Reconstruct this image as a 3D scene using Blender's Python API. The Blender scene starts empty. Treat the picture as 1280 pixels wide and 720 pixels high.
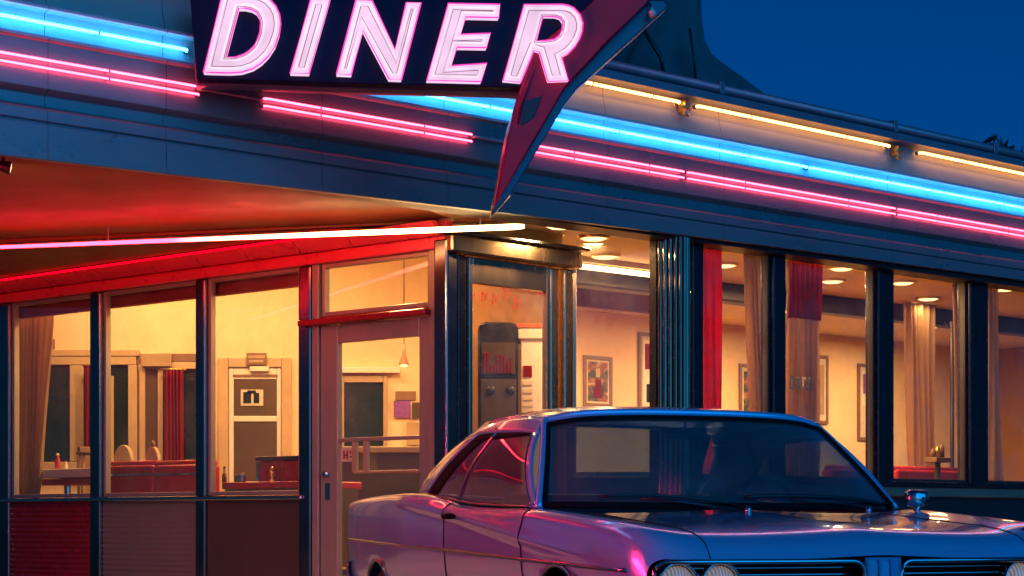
import bpy, bmesh, math, random
from mathutils import Vector, Matrix
random.seed(7)
scene = bpy.context.scene
COL = scene.collection
R = math.radians
H = 0.86            # eye height
F = 2200.0          # focal length in photo pixels
HY = 650.0          # horizon row in the photo

# ------------------------------------------------------------------ helpers
def P(px, py, D):
    return Vector(((px-640)/F*D, D, H+(HY-py)/F*D))
MATW = {}
SPLIT={'clip','rail_bracket','hood_seam','door_seam','leg','hook','strut','rope','bottle','shelf_label','electrode','script_stroke','grille_bar','nose_trim','corner_post','door_jamb','inner_pane','belt_trim','washer_nozzle','print'}
def tag(o, label=None, cat=None, group=None, kind=None):
    if label: o['label'] = label
    if cat: o['category'] = cat
    if group: o['group'] = group
    if kind: o['kind'] = kind
    return o
def thing(name, label, cat, loc=(0,0,0), rz=0.0, group=None):
    o = bpy.data.objects.new(name, None); COL.objects.link(o)
    o.empty_display_size = .2
    o.location = loc; o.rotation_euler = (0,0,rz)
    MATW[o.name] = Matrix.Translation(Vector(loc)) @ Matrix.Rotation(rz, 4, 'Z')
    return tag(o, label, cat, group)
def mw(o): return MATW.get(o.name, Matrix.Identity(4))
class MB:
    """collects faces; build() links them as one mesh object (coordinates are world unless local=True)"""
    def __init__(s): s.v=[]; s.f=[]
    def add(s, vs, fs):
        b=len(s.v); s.v += [Vector(p) for p in vs]; s.f += [tuple(b+i for i in f) for f in fs]; return s
    def hexa(s, p):   # 8 points: bottom loop 0-3, top loop 4-7
        return s.add(p, [(3,2,1,0),(4,5,6,7),(0,1,5,4),(1,2,6,5),(2,3,7,6),(3,0,4,7)])
    def box(s, fr, a0,a1,d0,d1,z0,z1):
        return s.hexa([fr(a0,d0,z0),fr(a1,d0,z0),fr(a1,d1,z0),fr(a0,d1,z0),fr(a0,d0,z1),fr(a1,d0,z1),fr(a1,d1,z1),fr(a0,d1,z1)])
    def grid(s, rows, closed=False):
        n=len(rows[0]); b=len(s.v)
        for r in rows: s.v += [Vector(p) for p in r]
        for i in range(len(rows)-1):
            for j in range(n if closed else n-1):
                k=(j+1)%n
                s.f.append((b+i*n+j, b+i*n+k, b+(i+1)*n+k, b+(i+1)*n+j))
        return s
    def tube(s, pts, r, n=8, caps=True, closed=False):
        pts=[Vector(p) for p in pts]; m=len(pts); rings=[]
        for i,p in enumerate(pts):
            if closed: t=pts[(i+1)%m]-pts[i-1]
            else: t=(pts[min(i+1,m-1)]-pts[max(i-1,0)])
            t.normalize()
            up=Vector((0,0,1)) if abs(t.z)<.9 else Vector((1,0,0))
            x=t.cross(up).normalized(); y=x.cross(t).normalized()
            rr=r[i] if isinstance(r,(list,tuple)) else r
            rings.append([p+x*math.cos(2*math.pi*k/n)*rr+y*math.sin(2*math.pi*k/n)*rr for k in range(n)])
        if closed: rings.append(rings[0])
        b=len(s.v); s.grid(rings, closed=True)
        if caps and not closed:
            s.f.append(tuple(b+k for k in range(n))[::-1]); s.f.append(tuple(b+(m-1)*n+k for k in range(n)))
        return s
    def lathe(s, prof, origin=(0,0,0), axis=(0,0,1), n=24):
        a=Vector(axis).normalized(); x=a.orthogonal().normalized(); y=a.cross(x); o=Vector(origin)
        rows=[[o+a*h+x*math.cos(2*math.pi*k/n)*r+y*math.sin(2*math.pi*k/n)*r for k in range(n)] for r,h in prof]
        return s.grid(rows, closed=True)
    def prism(s, pts, off):   # convex/concave polygon pts extruded by vector off
        n=len(pts); pts=[Vector(p) for p in pts]; off=Vector(off)
        return s.add(pts+[p+off for p in pts], [tuple(range(n)), tuple(range(2*n-1,n-1,-1))]+[(i,i+n,(i+1)%n+n,(i+1)%n) for i in range(n)])
    def islands(s):
        par=list(range(len(s.v)))
        def fd(a):
            while par[a]!=a: par[a]=par[par[a]]; a=par[a]
            return a
        for f in s.f:
            for k in f[1:]:
                a,b=fd(f[0]),fd(k)
                if a!=b: par[a]=b
        comp={}
        for f in s.f: comp.setdefault(fd(f[0]),[]).append(f)
        boxes=[]
        for fs in comp.values():
            ids={i for f in fs for i in f}
            lo=[min(s.v[i][k] for i in ids)-.002 for k in range(3)]; hi=[max(s.v[i][k] for i in ids)+.002 for k in range(3)]
            boxes.append([lo,hi,list(fs)])
        done=False
        while not done:
            done=True
            for i in range(len(boxes)):
                for j in range(i+1,len(boxes)):
                    A,B=boxes[i],boxes[j]
                    if all(A[0][k]<=B[1][k] and B[0][k]<=A[1][k] for k in range(3)):
                        A[0]=[min(A[0][k],B[0][k]) for k in range(3)]; A[1]=[max(A[1][k],B[1][k]) for k in range(3)]; A[2]+=B[2]; boxes.pop(j); done=False; break
                if not done: break
        out=[]
        for lo,hi,fs in boxes:
            m=MB(); mp={}
            for f in fs:
                for i in f:
                    if i not in mp: mp[i]=len(m.v); m.v.append(s.v[i])
                m.f.append(tuple(mp[i] for i in f))
            out.append(m)
        return out
    def build(s, name, mat, parent=None, smooth=False, bevel=0, local=False, solid=0, seg=2):
        if name in SPLIT and not getattr(s,'single',False):
            last=None
            for m in s.islands(): m.single=True; last=m.build(name,mat,parent,smooth,bevel,local,solid,seg)
            return last
        me=bpy.data.meshes.new(name)
        vs=s.v
        if parent is not None and not local:
            M=full(parent).inverted(); vs=[M@p for p in s.v]
        me.from_pydata([tuple(p) for p in vs],[],s.f)
        bm=bmesh.new(); bm.from_mesh(me); bmesh.ops.recalc_face_normals(bm, faces=bm.faces); bm.to_mesh(me); bm.free()
        if smooth:
            for p in me.polygons: p.use_smooth=True
        o=bpy.data.objects.new(name, me); COL.objects.link(o)
        if mat: me.materials.append(mat)
        if parent is not None: o.parent=parent
        if solid:
            m=o.modifiers.new('solid','SOLIDIFY'); m.thickness=solid; m.offset=0
        if bevel:
            m=o.modifiers.new('bevel','BEVEL'); m.width=bevel; m.segments=seg; m.limit_method='ANGLE'; m.angle_limit=R(40)
            m.harden_normals=False
        return o
def full(o):
    M=Matrix.Identity(4)
    while o is not None:
        M=mw(o)@M; o=o.parent
    return M
def copy_tree(o, parent=None):
    c=o.copy(); COL.objects.link(c)
    if parent is not None: c.parent=parent
    for ch in [x for x in bpy.data.objects if x.parent is o]: copy_tree(ch, c)
    return c
def cat_rom(tab, x):
    if x<=tab[0][0]: return tab[0][1]
    if x>=tab[-1][0]: return tab[-1][1]
    i=max(k for k in range(len(tab)) if tab[k][0]<=x); i=min(i,len(tab)-2)
    x0,y0=tab[i]; x1,y1=tab[i+1]; h=x1-x0; t=(x-x0)/h
    def sl(j):
        if j==0 or j==len(tab)-1:
            k=0 if j==0 else len(tab)-2
            return (tab[k+1][1]-tab[k][1])/(tab[k+1][0]-tab[k][0])
        d0=(tab[j][1]-tab[j-1][1])/(tab[j][0]-tab[j-1][0]); d1=(tab[j+1][1]-tab[j][1])/(tab[j+1][0]-tab[j][0])
        return 0 if d0*d1<=0 else 2*d0*d1/(d0+d1)
    m0,m1=sl(i)*h,sl(i+1)*h
    return (2*t**3-3*t*t+1)*y0+(t**3-2*t*t+t)*m0+(-2*t**3+3*t*t)*y1+(t**3-t*t)*m1
def spline(pts, n):
    """n points along a Catmull-Rom curve through pts"""
    pts=[Vector(p) for p in pts]; out=[]; m=len(pts)-1
    for q in range(n):
        u=q/(n-1)*m; i=min(int(u),m-1); t=u-i
        p1,p2=pts[i],pts[i+1]; p0=pts[i-1] if i>0 else 2*p1-p2; p3=pts[i+2] if i+2<=m else 2*p2-p1
        out.append(.5*((2*p1)+(p2-p0)*t+(2*p0-5*p1+4*p2-p3)*t*t+(3*p1-p0-3*p2+p3)*t**3))
    return out

# ------------------------------------------------------------------ materials
def pm(name, base, rough=.5, metal=0.0, var=.12, scale=6.0, bump=0.0, bscale=30.0, coat=0.0, spec=.5, rvar=.1, stretch=None, trans=0):
    m=bpy.data.materials.new(name); m.use_nodes=True; nt=m.node_tree; b=nt.nodes['Principled BSDF']
    b.inputs['Metallic'].default_value=metal; b.inputs['Coat Weight'].default_value=coat; b.inputs['Coat Roughness'].default_value=.04
    b.inputs['Specular IOR Level'].default_value=spec
    tc=nt.nodes.new('ShaderNodeTexCoord'); mp=nt.nodes.new('ShaderNodeMapping'); nt.links.new(tc.outputs['Object'], mp.inputs['Vector'])
    if stretch: mp.inputs['Scale'].default_value=stretch
    nz=nt.nodes.new('ShaderNodeTexNoise'); nz.inputs['Scale'].default_value=scale; nz.inputs['Detail'].default_value=6; nz.inputs['Roughness'].default_value=.6
    nt.links.new(mp.outputs['Vector'], nz.inputs['Vector'])
    r=nt.nodes.new('ShaderNodeMapRange'); r.inputs['From Min'].default_value=.25; r.inputs['From Max'].default_value=.75
    r.inputs['To Min'].default_value=1-var; r.inputs['To Max'].default_value=1+var
    nt.links.new(nz.outputs['Fac'], r.inputs['Value'])
    mx=nt.nodes.new('ShaderNodeVectorMath'); mx.operation='SCALE'; mx.inputs[0].default_value=base[:3]
    nt.links.new(r.outputs['Result'], mx.inputs['Scale']); nt.links.new(mx.outputs['Vector'], b.inputs['Base Color'])
    r2=nt.nodes.new('ShaderNodeMapRange'); r2.inputs['From Min'].default_value=.25; r2.inputs['From Max'].default_value=.75
    r2.inputs['To Min'].default_value=max(.02,rough*(1-rvar*2)); r2.inputs['To Max'].default_value=min(1,rough*(1+rvar*2))
    nt.links.new(nz.outputs['Fac'], r2.inputs['Value']); nt.links.new(r2.outputs['Result'], b.inputs['Roughness'])
    if bump:
        n2=nt.nodes.new('ShaderNodeTexNoise'); n2.inputs['Scale'].default_value=bscale; n2.inputs['Detail'].default_value=4
        nt.links.new(mp.outputs['Vector'], n2.inputs['Vector'])
        bp=nt.nodes.new('ShaderNodeBump'); bp.inputs['Strength'].default_value=bump; bp.inputs['Distance'].default_value=.01
        nt.links.new(n2.outputs['Fac'], bp.inputs['Height']); nt.links.new(bp.outputs['Normal'], b.inputs['Normal'])
    return m
def emis(name, col, s):
    m=bpy.data.materials.new(name); m.use_nodes=True; nt=m.node_tree; nt.nodes.clear()
    e=nt.nodes.new('ShaderNodeEmission'); e.inputs['Color'].default_value=(*col,1); e.inputs['Strength'].default_value=s
    # gas tubes are a little uneven along their length
    tc=nt.nodes.new('ShaderNodeTexCoord'); nz=nt.nodes.new('ShaderNodeTexNoise'); nz.inputs['Scale'].default_value=5
    r=nt.nodes.new('ShaderNodeMapRange'); r.inputs['To Min'].default_value=.7*s; r.inputs['To Max'].default_value=1.3*s
    nt.links.new(tc.outputs['Object'], nz.inputs['Vector']); nt.links.new(nz.outputs['Fac'], r.inputs['Value']); nt.links.new(r.outputs['Result'], e.inputs['Strength'])
    o=nt.nodes.new('ShaderNodeOutputMaterial'); nt.links.new(e.outputs[0], o.inputs[0]); return m
def glass(name, tint, ior=1.45, rough=.015, boost=1.0, dirt_haze=.10, fmin=.4):
    m=bpy.data.materials.new(name); m.use_nodes=True; nt=m.node_tree; nt.nodes.clear()
    t=nt.nodes.new('ShaderNodeBsdfTransparent'); t.inputs[0].default_value=(*tint,1)
    g=nt.nodes.new('ShaderNodeBsdfGlossy'); g.inputs['Roughness'].default_value=rough
    lw=nt.nodes.new('ShaderNodeLayerWeight'); pw=nt.nodes.new('ShaderNodeMath'); pw.operation='POWER'; pw.inputs[1].default_value=5.0
    nt.links.new(lw.outputs['Facing'],pw.inputs[0]); f=nt.nodes.new('ShaderNodeMapRange'); f.inputs['To Min'].default_value=((ior-1)/(ior+1))**2
    nt.links.new(pw.outputs[0],f.inputs['Value'])
    tc=nt.nodes.new('ShaderNodeTexCoord'); nz=nt.nodes.new('ShaderNodeTexNoise'); nz.inputs['Scale'].default_value=1.6
    bp=nt.nodes.new('ShaderNodeBump'); bp.inputs['Strength'].default_value=.03; bp.inputs['Distance'].default_value=.02
    nt.links.new(tc.outputs['Object'], nz.inputs['Vector']); nt.links.new(nz.outputs['Fac'], bp.inputs['Height']); nt.links.new(bp.outputs['Normal'], g.inputs['Normal'])
    mu=nt.nodes.new('ShaderNodeMath'); mu.operation='MULTIPLY'; mu.inputs[1].default_value=boost; mu.use_clamp=True
    nt.links.new(f.outputs[0], mu.inputs[0])
    mx=nt.nodes.new('ShaderNodeMixShader'); o=nt.nodes.new('ShaderNodeOutputMaterial')
    nt.links.new(mu.outputs[0], mx.inputs[0]); nt.links.new(t.outputs[0], mx.inputs[1]); nt.links.new(g.outputs[0], mx.inputs[2]); 
    df=nt.nodes.new('ShaderNodeBsdfDiffuse'); df.inputs[0].default_value=(.6,.58,.55,1)
    n3=nt.nodes.new('ShaderNodeTexNoise'); n3.inputs['Scale'].default_value=2.5; n3.inputs['Detail'].default_value=8; n3.inputs['Roughness'].default_value=.7; nt.links.new(tc.outputs['Object'],n3.inputs['Vector'])
    r3=nt.nodes.new('ShaderNodeMapRange'); r3.inputs['From Min'].default_value=fmin; r3.inputs['From Max'].default_value=.8; r3.inputs['To Max'].default_value=dirt_haze; nt.links.new(n3.outputs['Fac'],r3.inputs['Value'])
    m2=nt.nodes.new('ShaderNodeMixShader'); nt.links.new(r3.outputs[0],m2.inputs[0]); nt.links.new(mx.outputs[0],m2.inputs[1]); nt.links.new(df.outputs[0],m2.inputs[2]); nt.links.new(m2.outputs[0],o.inputs[0])
    return m
M={}
M['fascia']=pm('fascia_metal',(.15,.24,.25),.30,.45,.10,1.2,.03,2.0,stretch=(1,1,2.2))
M['trough']=pm('trough_enamel',(.46,.54,.58),.4,0,.12,2,.03,4)
M['upper']=pm('upper_band_enamel',(.40,.38,.34),.4,0,.14,2,.03,4,stretch=(1,1,2))
M['coping']=pm('coping_metal',(.24,.24,.28),.38,.4,.15,4,.08,8)
M['soffit']=pm('soffit_red_wash',(.16,.042,.013),.5,0,.14,3,.03,4)  # dark red puts the red neon wash into the soffit colour
M['chrome']=pm('chrome',(.45,.45,.47),.16,1,.1,5,.04,9)
M['steel']=pm('brushed_steel',(.50,.36,.22),.26,1,.14,5,.05,40,stretch=(1,1,.1))
M['post']=pm('post_chrome',(.22,.19,.19),.2,1,.1,5,.04,9)
M['reed']=pm('reeded_chrome',(.20,.15,.12),.08,1,.1,5,.0,9)
M['dark_post']=pm('dark_anodised',(.035,.035,.045),.26,.6,.2,6,.04,20)
M['soffit_warm_wash']=pm('soffit_warm_wash',(.60,.40,.21),.4,0,.14,3,.03,4)  # same soffit, paler to carry the warm light near the entrance
M['cove']=pm('cove_enamel',(.78,.05,.09),.3,.1,.1,4,.03,6)
M['red_enamel']=pm('red_enamel',(.30,.010,.014),.28,.1,.08,3,.02,8)
M['grey_panel']=pm('grey_lower_panel',(.26,.21,.15),.34,.35,.12,1.5,.02,5,stretch=(1,1,.4))
M['dark_panel']=pm('dark_lower_panel',(.11,.08,.06),.33,.4,.12,1.5,.02,5,stretch=(1,1,.4))
M['black_wall']=pm('black_wall',(.02,.018,.022),.45,0,.3,3,.1,20)
M['cream']=pm('cream_wall',(.80,.60,.37),.8,0,.07,1.4,.03,60)
M['amber']=pm('amber_wall',(.34,.17,.05),.7,0,.15,2,.03,60)
M['ceil']=pm('ceiling_paint',(.74,.56,.33),.6,0,.12,1.5,.04,30)
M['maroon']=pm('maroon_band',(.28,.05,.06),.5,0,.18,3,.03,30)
M['beam']=pm('dark_beam',(.055,.04,.035),.45,.1,.2,3,.05,20)
M['tan_mold']=pm('tan_moulding',(.42,.31,.18),.4,.2,.15,3,.05,20)
M['trim_cream']=pm('cream_woodwork',(.50,.36,.20),.5,0,.12,4,.04,20)
M['brown']=pm('brown_wood',(.20,.11,.05),.5,0,.25,6,.06,20,stretch=(1,1,.2))
M['curtain_red']=pm('red_cloth',(.42,.014,.012),.85,0,.06,40,.15,220)
M['curtain_tan']=pm('tan_cloth',(.58,.40,.24),.85,0,.05,40,.15,220)
M['dark_green']=pm('dark_green_glass',(.010,.02,.011),.15,0,.4,2)
M['dark_olive']=pm('dark_olive_glass',(.085,.055,.022),.2,0,.2,2)
M['black']=pm('black_plastic',(.015,.015,.017),.4,0,.2,10)
M['rubber']=pm('rubber',(.02,.02,.02),.7,0,.2,20,.1,60)
M['door']=pm('door_aluminium',(.37,.32,.25),.35,.35,.14,4,.05,30,stretch=(1,1,.2))
M['vinyl']=pm('red_vinyl',(.42,.02,.03),.3,0,.2,5,.08,12)
M['white']=pm('white_paint',(.72,.68,.6),.4,0,.08,6)
M['navy']=pm('sign_navy',(.004,.004,.030),.5,0,.25,3,.03,6,spec=.15)
M['magenta']=pm('sign_crimson',(.38,.006,.038),.3,0,.2,3,.05,5,spec=.2)
M['sign_rim']=pm('sign_rim_steel',(.06,.11,.15),.35,.2,.15,3,.05,6)
M['tarp']=pm('tarpaulin',(.05,.10,.11),.8,0,.3,2,.2,6)
M['asphalt']=pm('asphalt',(.05,.05,.052),.55,0,.3,1.2,.4,120)
M['concrete']=pm('concrete',(.26,.25,.24),.8,0,.2,2,.3,60)
M['leaf']=pm('foliage',(.03,.05,.035),.7,0,.4,3)
M['bark']=pm('bark',(.06,.045,.035),.9,0,.3,8,.4,30)
M['paint']=pm('car_paint',(.26,.62,.90),.22,.35,.02,3,0,coat=1.0,rvar=.03)
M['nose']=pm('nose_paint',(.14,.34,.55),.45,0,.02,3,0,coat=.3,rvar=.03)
M['car_black']=pm('car_interior',(.02,.022,.028),.5,0,.2,8,.05,40)
M['gasket']=pm('gasket',(.008,.008,.009),.75,0,.1,8,spec=.08)
M['lens']=pm('headlamp_glass',(.85,.74,.62),.2,.0,.12,25,.2,60,coat=1)
def art():
    m=pm('art_print',(.3,.2,.1),.6); nt=m.node_tree; b=nt.nodes['Principled BSDF']
    tc=nt.nodes.new('ShaderNodeTexCoord'); n=nt.nodes.new('ShaderNodeTexNoise'); n.inputs['Scale'].default_value=7; n.inputs['Detail'].default_value=3; n.inputs['Distortion'].default_value=1.2
    r=nt.nodes.new('ShaderNodeValToRGB'); nt.links.new(tc.outputs['Object'],n.inputs['Vector']); nt.links.new(n.outputs['Fac'],r.inputs[0])
    e=r.color_ramp.elements; e[0].position=.30; e[0].color=(.02,.03,.015,1); e[1].position=.72; e[1].color=(.65,.5,.3,1)
    for p,c in ((.42,(.04,.06,.025,1)),(.49,(.20,.11,.05,1)),(.53,(.36,.03,.02,1)),(.56,(.25,.14,.06,1))):
        q=e.new(p); q.color=c
    nt.links.new(r.outputs[0],b.inputs['Base Color']); return m
M['art']=art()
M['paper']=pm('paper',(.62,.54,.42),.8,0,.15,20)
M['purple']=pm('purple_print',(.20,.05,.32),.6,0,.4,25)
M['gold']=pm('brass',(.75,.45,.12),.3,.9,.2,12)
def cloth(m):
    nt=m.node_tree; b=nt.nodes['Principled BSDF']; o=[n for n in nt.nodes if n.type=='OUTPUT_MATERIAL'][0]
    t=nt.nodes.new('ShaderNodeBsdfTranslucent'); src=b.inputs['Base Color'].links[0].from_socket; nt.links.new(src,t.inputs[0])
    x=nt.nodes.new('ShaderNodeMixShader'); x.inputs[0].default_value=.65; nt.links.new(b.outputs[0],x.inputs[1]); nt.links.new(t.outputs[0],x.inputs[2]); nt.links.new(x.outputs[0],o.inputs[0])
M['curtain_red_bright']=pm('red_cloth_bright',(.75,.03,.025),.85,0,.05,40,.15,220); cloth(M['curtain_red_bright']); cloth(M['curtain_red']); cloth(M['curtain_tan'])  # bright copy of the red cloth makes up for missing front light
M['glass']=glass('window_glass',(.97,.96,.93),1.5,.012,1.5)
M['car_glass']=glass('car_glass',(.36,.46,.56),2.4,.012,1.3,.17,.1)  # heavier haze stands in for sky reflected in the car glass
M['n_blue']=emis('neon_blue',(.045,.45,1.0),15.0)
M['n_pink']=emis('neon_pink',(1.0,.045,.095),18.0)
M['n_gold']=emis('neon_gold',(1.0,.39,.10),9.0)
M['n_red']=emis('neon_red',(1.0,.013,.03),50.0)
M['n_cove_added']=emis('added_cove_red',(1.0,.0,.010),4.0)
M['n_wing_added']=emis('added_wing_red',(1.0,.018,.09),400.0)
M['n_warm']=emis('neon_warm',(1.0,.55,.22),14.0)
M['n_off']=pm('unlit_tube_glass',(.35,.34,.40),.2,0,.1,8)
M['l_face']=emis('letter_face',(.95,.64,.90),1.0)
M['l_tube']=emis('letter_tube',(1.0,.80,.98),1.04)
M['l_rim']=emis('letter_rim',(1.0,.06,.50),1.3)
M['lamp']=emis('lamp_glow',(1.0,.62,.26),3.0)
def lens():
    m=pm('headlamp_ribbed_glass',(.75,.62,.48),.12,0,.1,20,coat=1.0); nt=m.node_tree; b=nt.nodes['Principled BSDF']
    tc=nt.nodes.new('ShaderNodeTexCoord'); w=nt.nodes.new('ShaderNodeTexWave'); w.bands_direction='X'; w.inputs['Scale'].default_value=22; w.inputs['Distortion'].default_value=.4; nt.links.new(tc.outputs['Object'],w.inputs['Vector'])
    bp=nt.nodes.new('ShaderNodeBump'); bp.inputs['Strength'].default_value=.6; bp.inputs['Distance'].default_value=.01; nt.links.new(w.outputs['Fac'],bp.inputs['Height']); nt.links.new(bp.outputs['Normal'],b.inputs['Normal'])
    r=nt.nodes.new('ShaderNodeMapRange'); r.inputs['To Min'].default_value=.08; r.inputs['To Max'].default_value=.28; nt.links.new(w.outputs['Fac'],r.inputs['Value'])
    b.inputs['Emission Color'].default_value=(1,.58,.32,1); nt.links.new(r.outputs[0],b.inputs['Emission Strength']); return m
M['lens']=lens()
M['n_script']=emis('red_script',(1.0,.04,.02),1.1)

# ------------------------------------------------------------------ frames: fascia / right facade, left facade
r_=Vector((.776,.631,0)).normalized(); ri=Vector((-r_.y,r_.x,0)); F0=Vector((.12,13.3,H))
def FR(s,d,z): p=F0+r_*s+ri*d; return Vector((p.x,p.y,H+z))
def sR(px,d=0.0):
    k=(px-640)/F; o=F0+ri*d
    return (k*o.y-o.x)/(r_.x-k*r_.y)
def zR(px,py,d=0.0):
    p=FR(sR(px,d),d,0); return (HY-py)/F*p.y
C0=Vector((-.502,13.8,H)); E0=Vector((.467,14.67,H))
l_=Vector((-.785,.62,0)).normalized(); li=Vector((-l_.y,l_.x,0)); li = li if li.y>0 else -li
def FL(t,d,z): p=C0+l_*t+li*d; return Vector((p.x,p.y,H+z))
def tL(px,d=0.0):
    k=(px-640)/F; o=C0+li*d
    return (k*o.y-o.x)/(l_.x-k*l_.y)
def zL(px,py,d=0.0): return (HY-py)/F*FL(tL(px,d),d,0).y
v_=(E0-C0).normalized(); vi=Vector((-v_.y,v_.x,0)); VL=(E0-C0).length
def FV(u,d,z): p=C0+v_*u+vi*d; return Vector((p.x,p.y,H+z))
FLOOR=-.41   # interior floor relative to eye height

# ------------------------------------------------------------------ setting
g=MB().add([(-600,-300,0),(600,-300,0),(600,900,0),(-600,900,0)],[(0,1,2,3)]).build('ground',M['asphalt']); tag(g,kind='structure')
pv=MB()
a0,a1=FR(-7,-1.3,0),FR(18,-1.3,0); b1,b0=FR(16,6,0),FR(-7,6,0)
pv.hexa([(p.x,p.y,.0) for p in (a0,a1,b1,b0)]+[(p.x,p.y,.14) for p in (a0,a1,b1,b0)])
tag(pv.build('pavement',M['concrete'],bevel=.02),kind='structure')

# ------------------------------------------------------------------ diner building
D=thing('diner','long low corner diner with neon fascia, chrome posts and big lit windows','diner building',(C0.x,C0.y,0))
sA,sB=sR(-600),14.0
sE=12.6
def zb(s):
    a,b=sR(0),sR(1280); t=(s-a)/(b-a); return 2.215+.14*max(-.2,min(1.15,t))+.03*math.sin(max(0,min(1,t))*math.pi)
PROF=[(-.05,None),(0,None),(0,2.44),(-.02,2.444),(-.02,2.458),(-.004,2.462),(-.004,2.53),(-.05,2.56),(-.05,2.63),(0,2.66),(0,2.95),(.02,2.962),(.02,2.984),(-.05,2.992),(-.05,3.142),(.02,3.15),(.02,3.172),(-.02,3.18),(-.06,3.33),(-.06,3.44),(.06,3.45),(.06,3.515),(.02,3.522),(-.3,3.522)]
cuts=[sA]+[sR(p) for p in (-380,-150,60,208,403,560,760,905,1115,1330,1600)]+[sB]
for a,b in zip(cuts[:-1],cuts[1:]):
    n=6
    for nm,mt,lo,hi in (('fascia_panel','fascia',0,11),('neon_trough','trough',11,17),('upper_panel','upper',16,19),('coping','coping',19,len(PROF)-1)):
        rows=[]
        for i in range(n+1):
            s=a+.002+(b-a-.004)*i/n
            rows.append([FR(s,-o,(zb(s) if z is None else z)) for o,z in PROF[lo:hi+1]])
        MB().grid(rows).build(nm,M[mt],D,bevel=.004)
m=MB().box(FR,sA,sB,.07,.3,2.3,3.50); m.build('fascia_backing',M['black_wall'],D)
m=MB()
for i in range(9):
    pass
m.tube([FR(sR(745),-.0,3.575),FR(sB,-.0,3.575)],.042,10); m.build('roof_rail',M['coping'],D,smooth=True)
m=MB()
for px in (898,1115,1240): s=sR(px); m.box(FR,s-.03,s+.03,-.05,.06,3.523,3.63)
m.build('rail_bracket',M['coping'],D,bevel=.006)
# roof over the whole plan
SOF=2.37
LT=9.6
roof=[FR(sA,.3,3.45),FR(sB,.3,3.45),FR(sB,9,3.45),Vector((-6.5,26,H+3.45)),Vector((-10.5,23,H+3.45)),FL(LT,-.1,3.45)]
MB().prism(roof,(0,0,-.08)).build('roof',M['black_wall'],D)
# soffit under the canopy: fascia line back to the left wall and to the right window plane

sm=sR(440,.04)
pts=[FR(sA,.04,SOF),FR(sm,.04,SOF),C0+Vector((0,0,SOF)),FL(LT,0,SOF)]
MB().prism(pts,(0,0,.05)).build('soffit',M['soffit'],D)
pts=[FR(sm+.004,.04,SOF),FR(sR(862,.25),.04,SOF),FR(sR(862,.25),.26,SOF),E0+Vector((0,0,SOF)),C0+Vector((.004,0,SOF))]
MB().prism(pts,(0,0,.05)).build('soffit',M['soffit_warm_wash'],D)
# dropped soffit band beside the long tube
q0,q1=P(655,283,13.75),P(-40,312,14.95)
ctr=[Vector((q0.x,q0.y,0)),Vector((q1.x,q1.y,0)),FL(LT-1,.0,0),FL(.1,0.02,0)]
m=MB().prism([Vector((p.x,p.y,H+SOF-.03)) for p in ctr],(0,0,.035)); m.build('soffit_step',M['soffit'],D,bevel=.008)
q0,q1=P(660,283,13.45),P(-60,312,14.1)
# left cove: header rail + inclined seamed panels
edges=[tL(p) for p in (-290,-190,-90,20,122,205,262,320,385,450,520,560)]
for a,b in zip(edges[:-1],edges[1:]):
    m=MB(); m.hexa([FL(a-.004,-.085,2.225),FL(b+.004,-.085,2.225),FL(b+.004,-.03,2.225),FL(a-.004,-.03,2.225),FL(a-.004,-.20,2.325),FL(b+.004,-.20,2.325),FL(b+.004,-.14,2.335),FL(a-.004,-.14,2.335)])
    m.build('cove_panel',M['cove'],D,bevel=.006)
m=MB().box(FL,-.02,tL(-300),-.07,.05,2.125,2.22); m.build('header_rail',M['cove'],D,bevel=.012)
m=MB().box(FL,-.02,tL(-300),-.035,.03,2.222,2.345); m.build('header_board',M['cove'],D)
# left posts
ZS=.215
def lpost(px0,px1,name='window_post',z0=-H+.14,z1=2.124,d0=-.06,d1=.08):
    a,b=tL(px1),tL(px0); m=MB().box(FL,a,b,d0,d1,z0,z1); o=m.build(name,M['post'],D,bevel=.018,seg=3); return o
for p in ((-300,-278),(-130,-108),(-8,17),(118,131),(250,262),(379,394)): lpost(*p)
# left lower panels
for (pa,pb,mat,nm) in ((-278,-130,'dark_panel','lower_panel'),(-108,-8,'dark_panel','lower_panel'),(17,118,'red_enamel','lower_panel'),(131,250,'grey_panel','lower_panel'),(262,379,'dark_panel','lower_panel')):
    a,b=tL(pb),tL(pa); m=MB()
    if mat=='grey_panel' or mat=='red_enamel':
        rows=[]; n=18; z0,z1=-H+.14,ZS-.045
        for i in range(n*4+1):
            z=z0+(z1-z0)*i/(n*4); o=-.02-.005*abs(math.sin(i/4*math.pi))**.6
            rows.append([FL(a+.003,o,z),FL(b-.003,o,z)])
        m.grid(rows); m.box(FL,a+.003,b-.003,.0,.05,z0,z1)
    else: m.box(FL,a+.003,b-.003,-.03,.05,-H+.14,ZS-.045)
    o=m.build(nm,M[mat],D,bevel=.004 if mat=='dark_panel' else 0); 
    o['label']={'dark_panel':'dark smooth lower wall panel','grey_panel':'grey ribbed lower wall panel','red_enamel':'red ribbed lower wall panel'}[mat]
m=MB().box(FL,tL(385),tL(-300),-.085,.06,ZS-.045,ZS-.004); m.build('window_sill',M['chrome'],D,bevel=.01)
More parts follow.
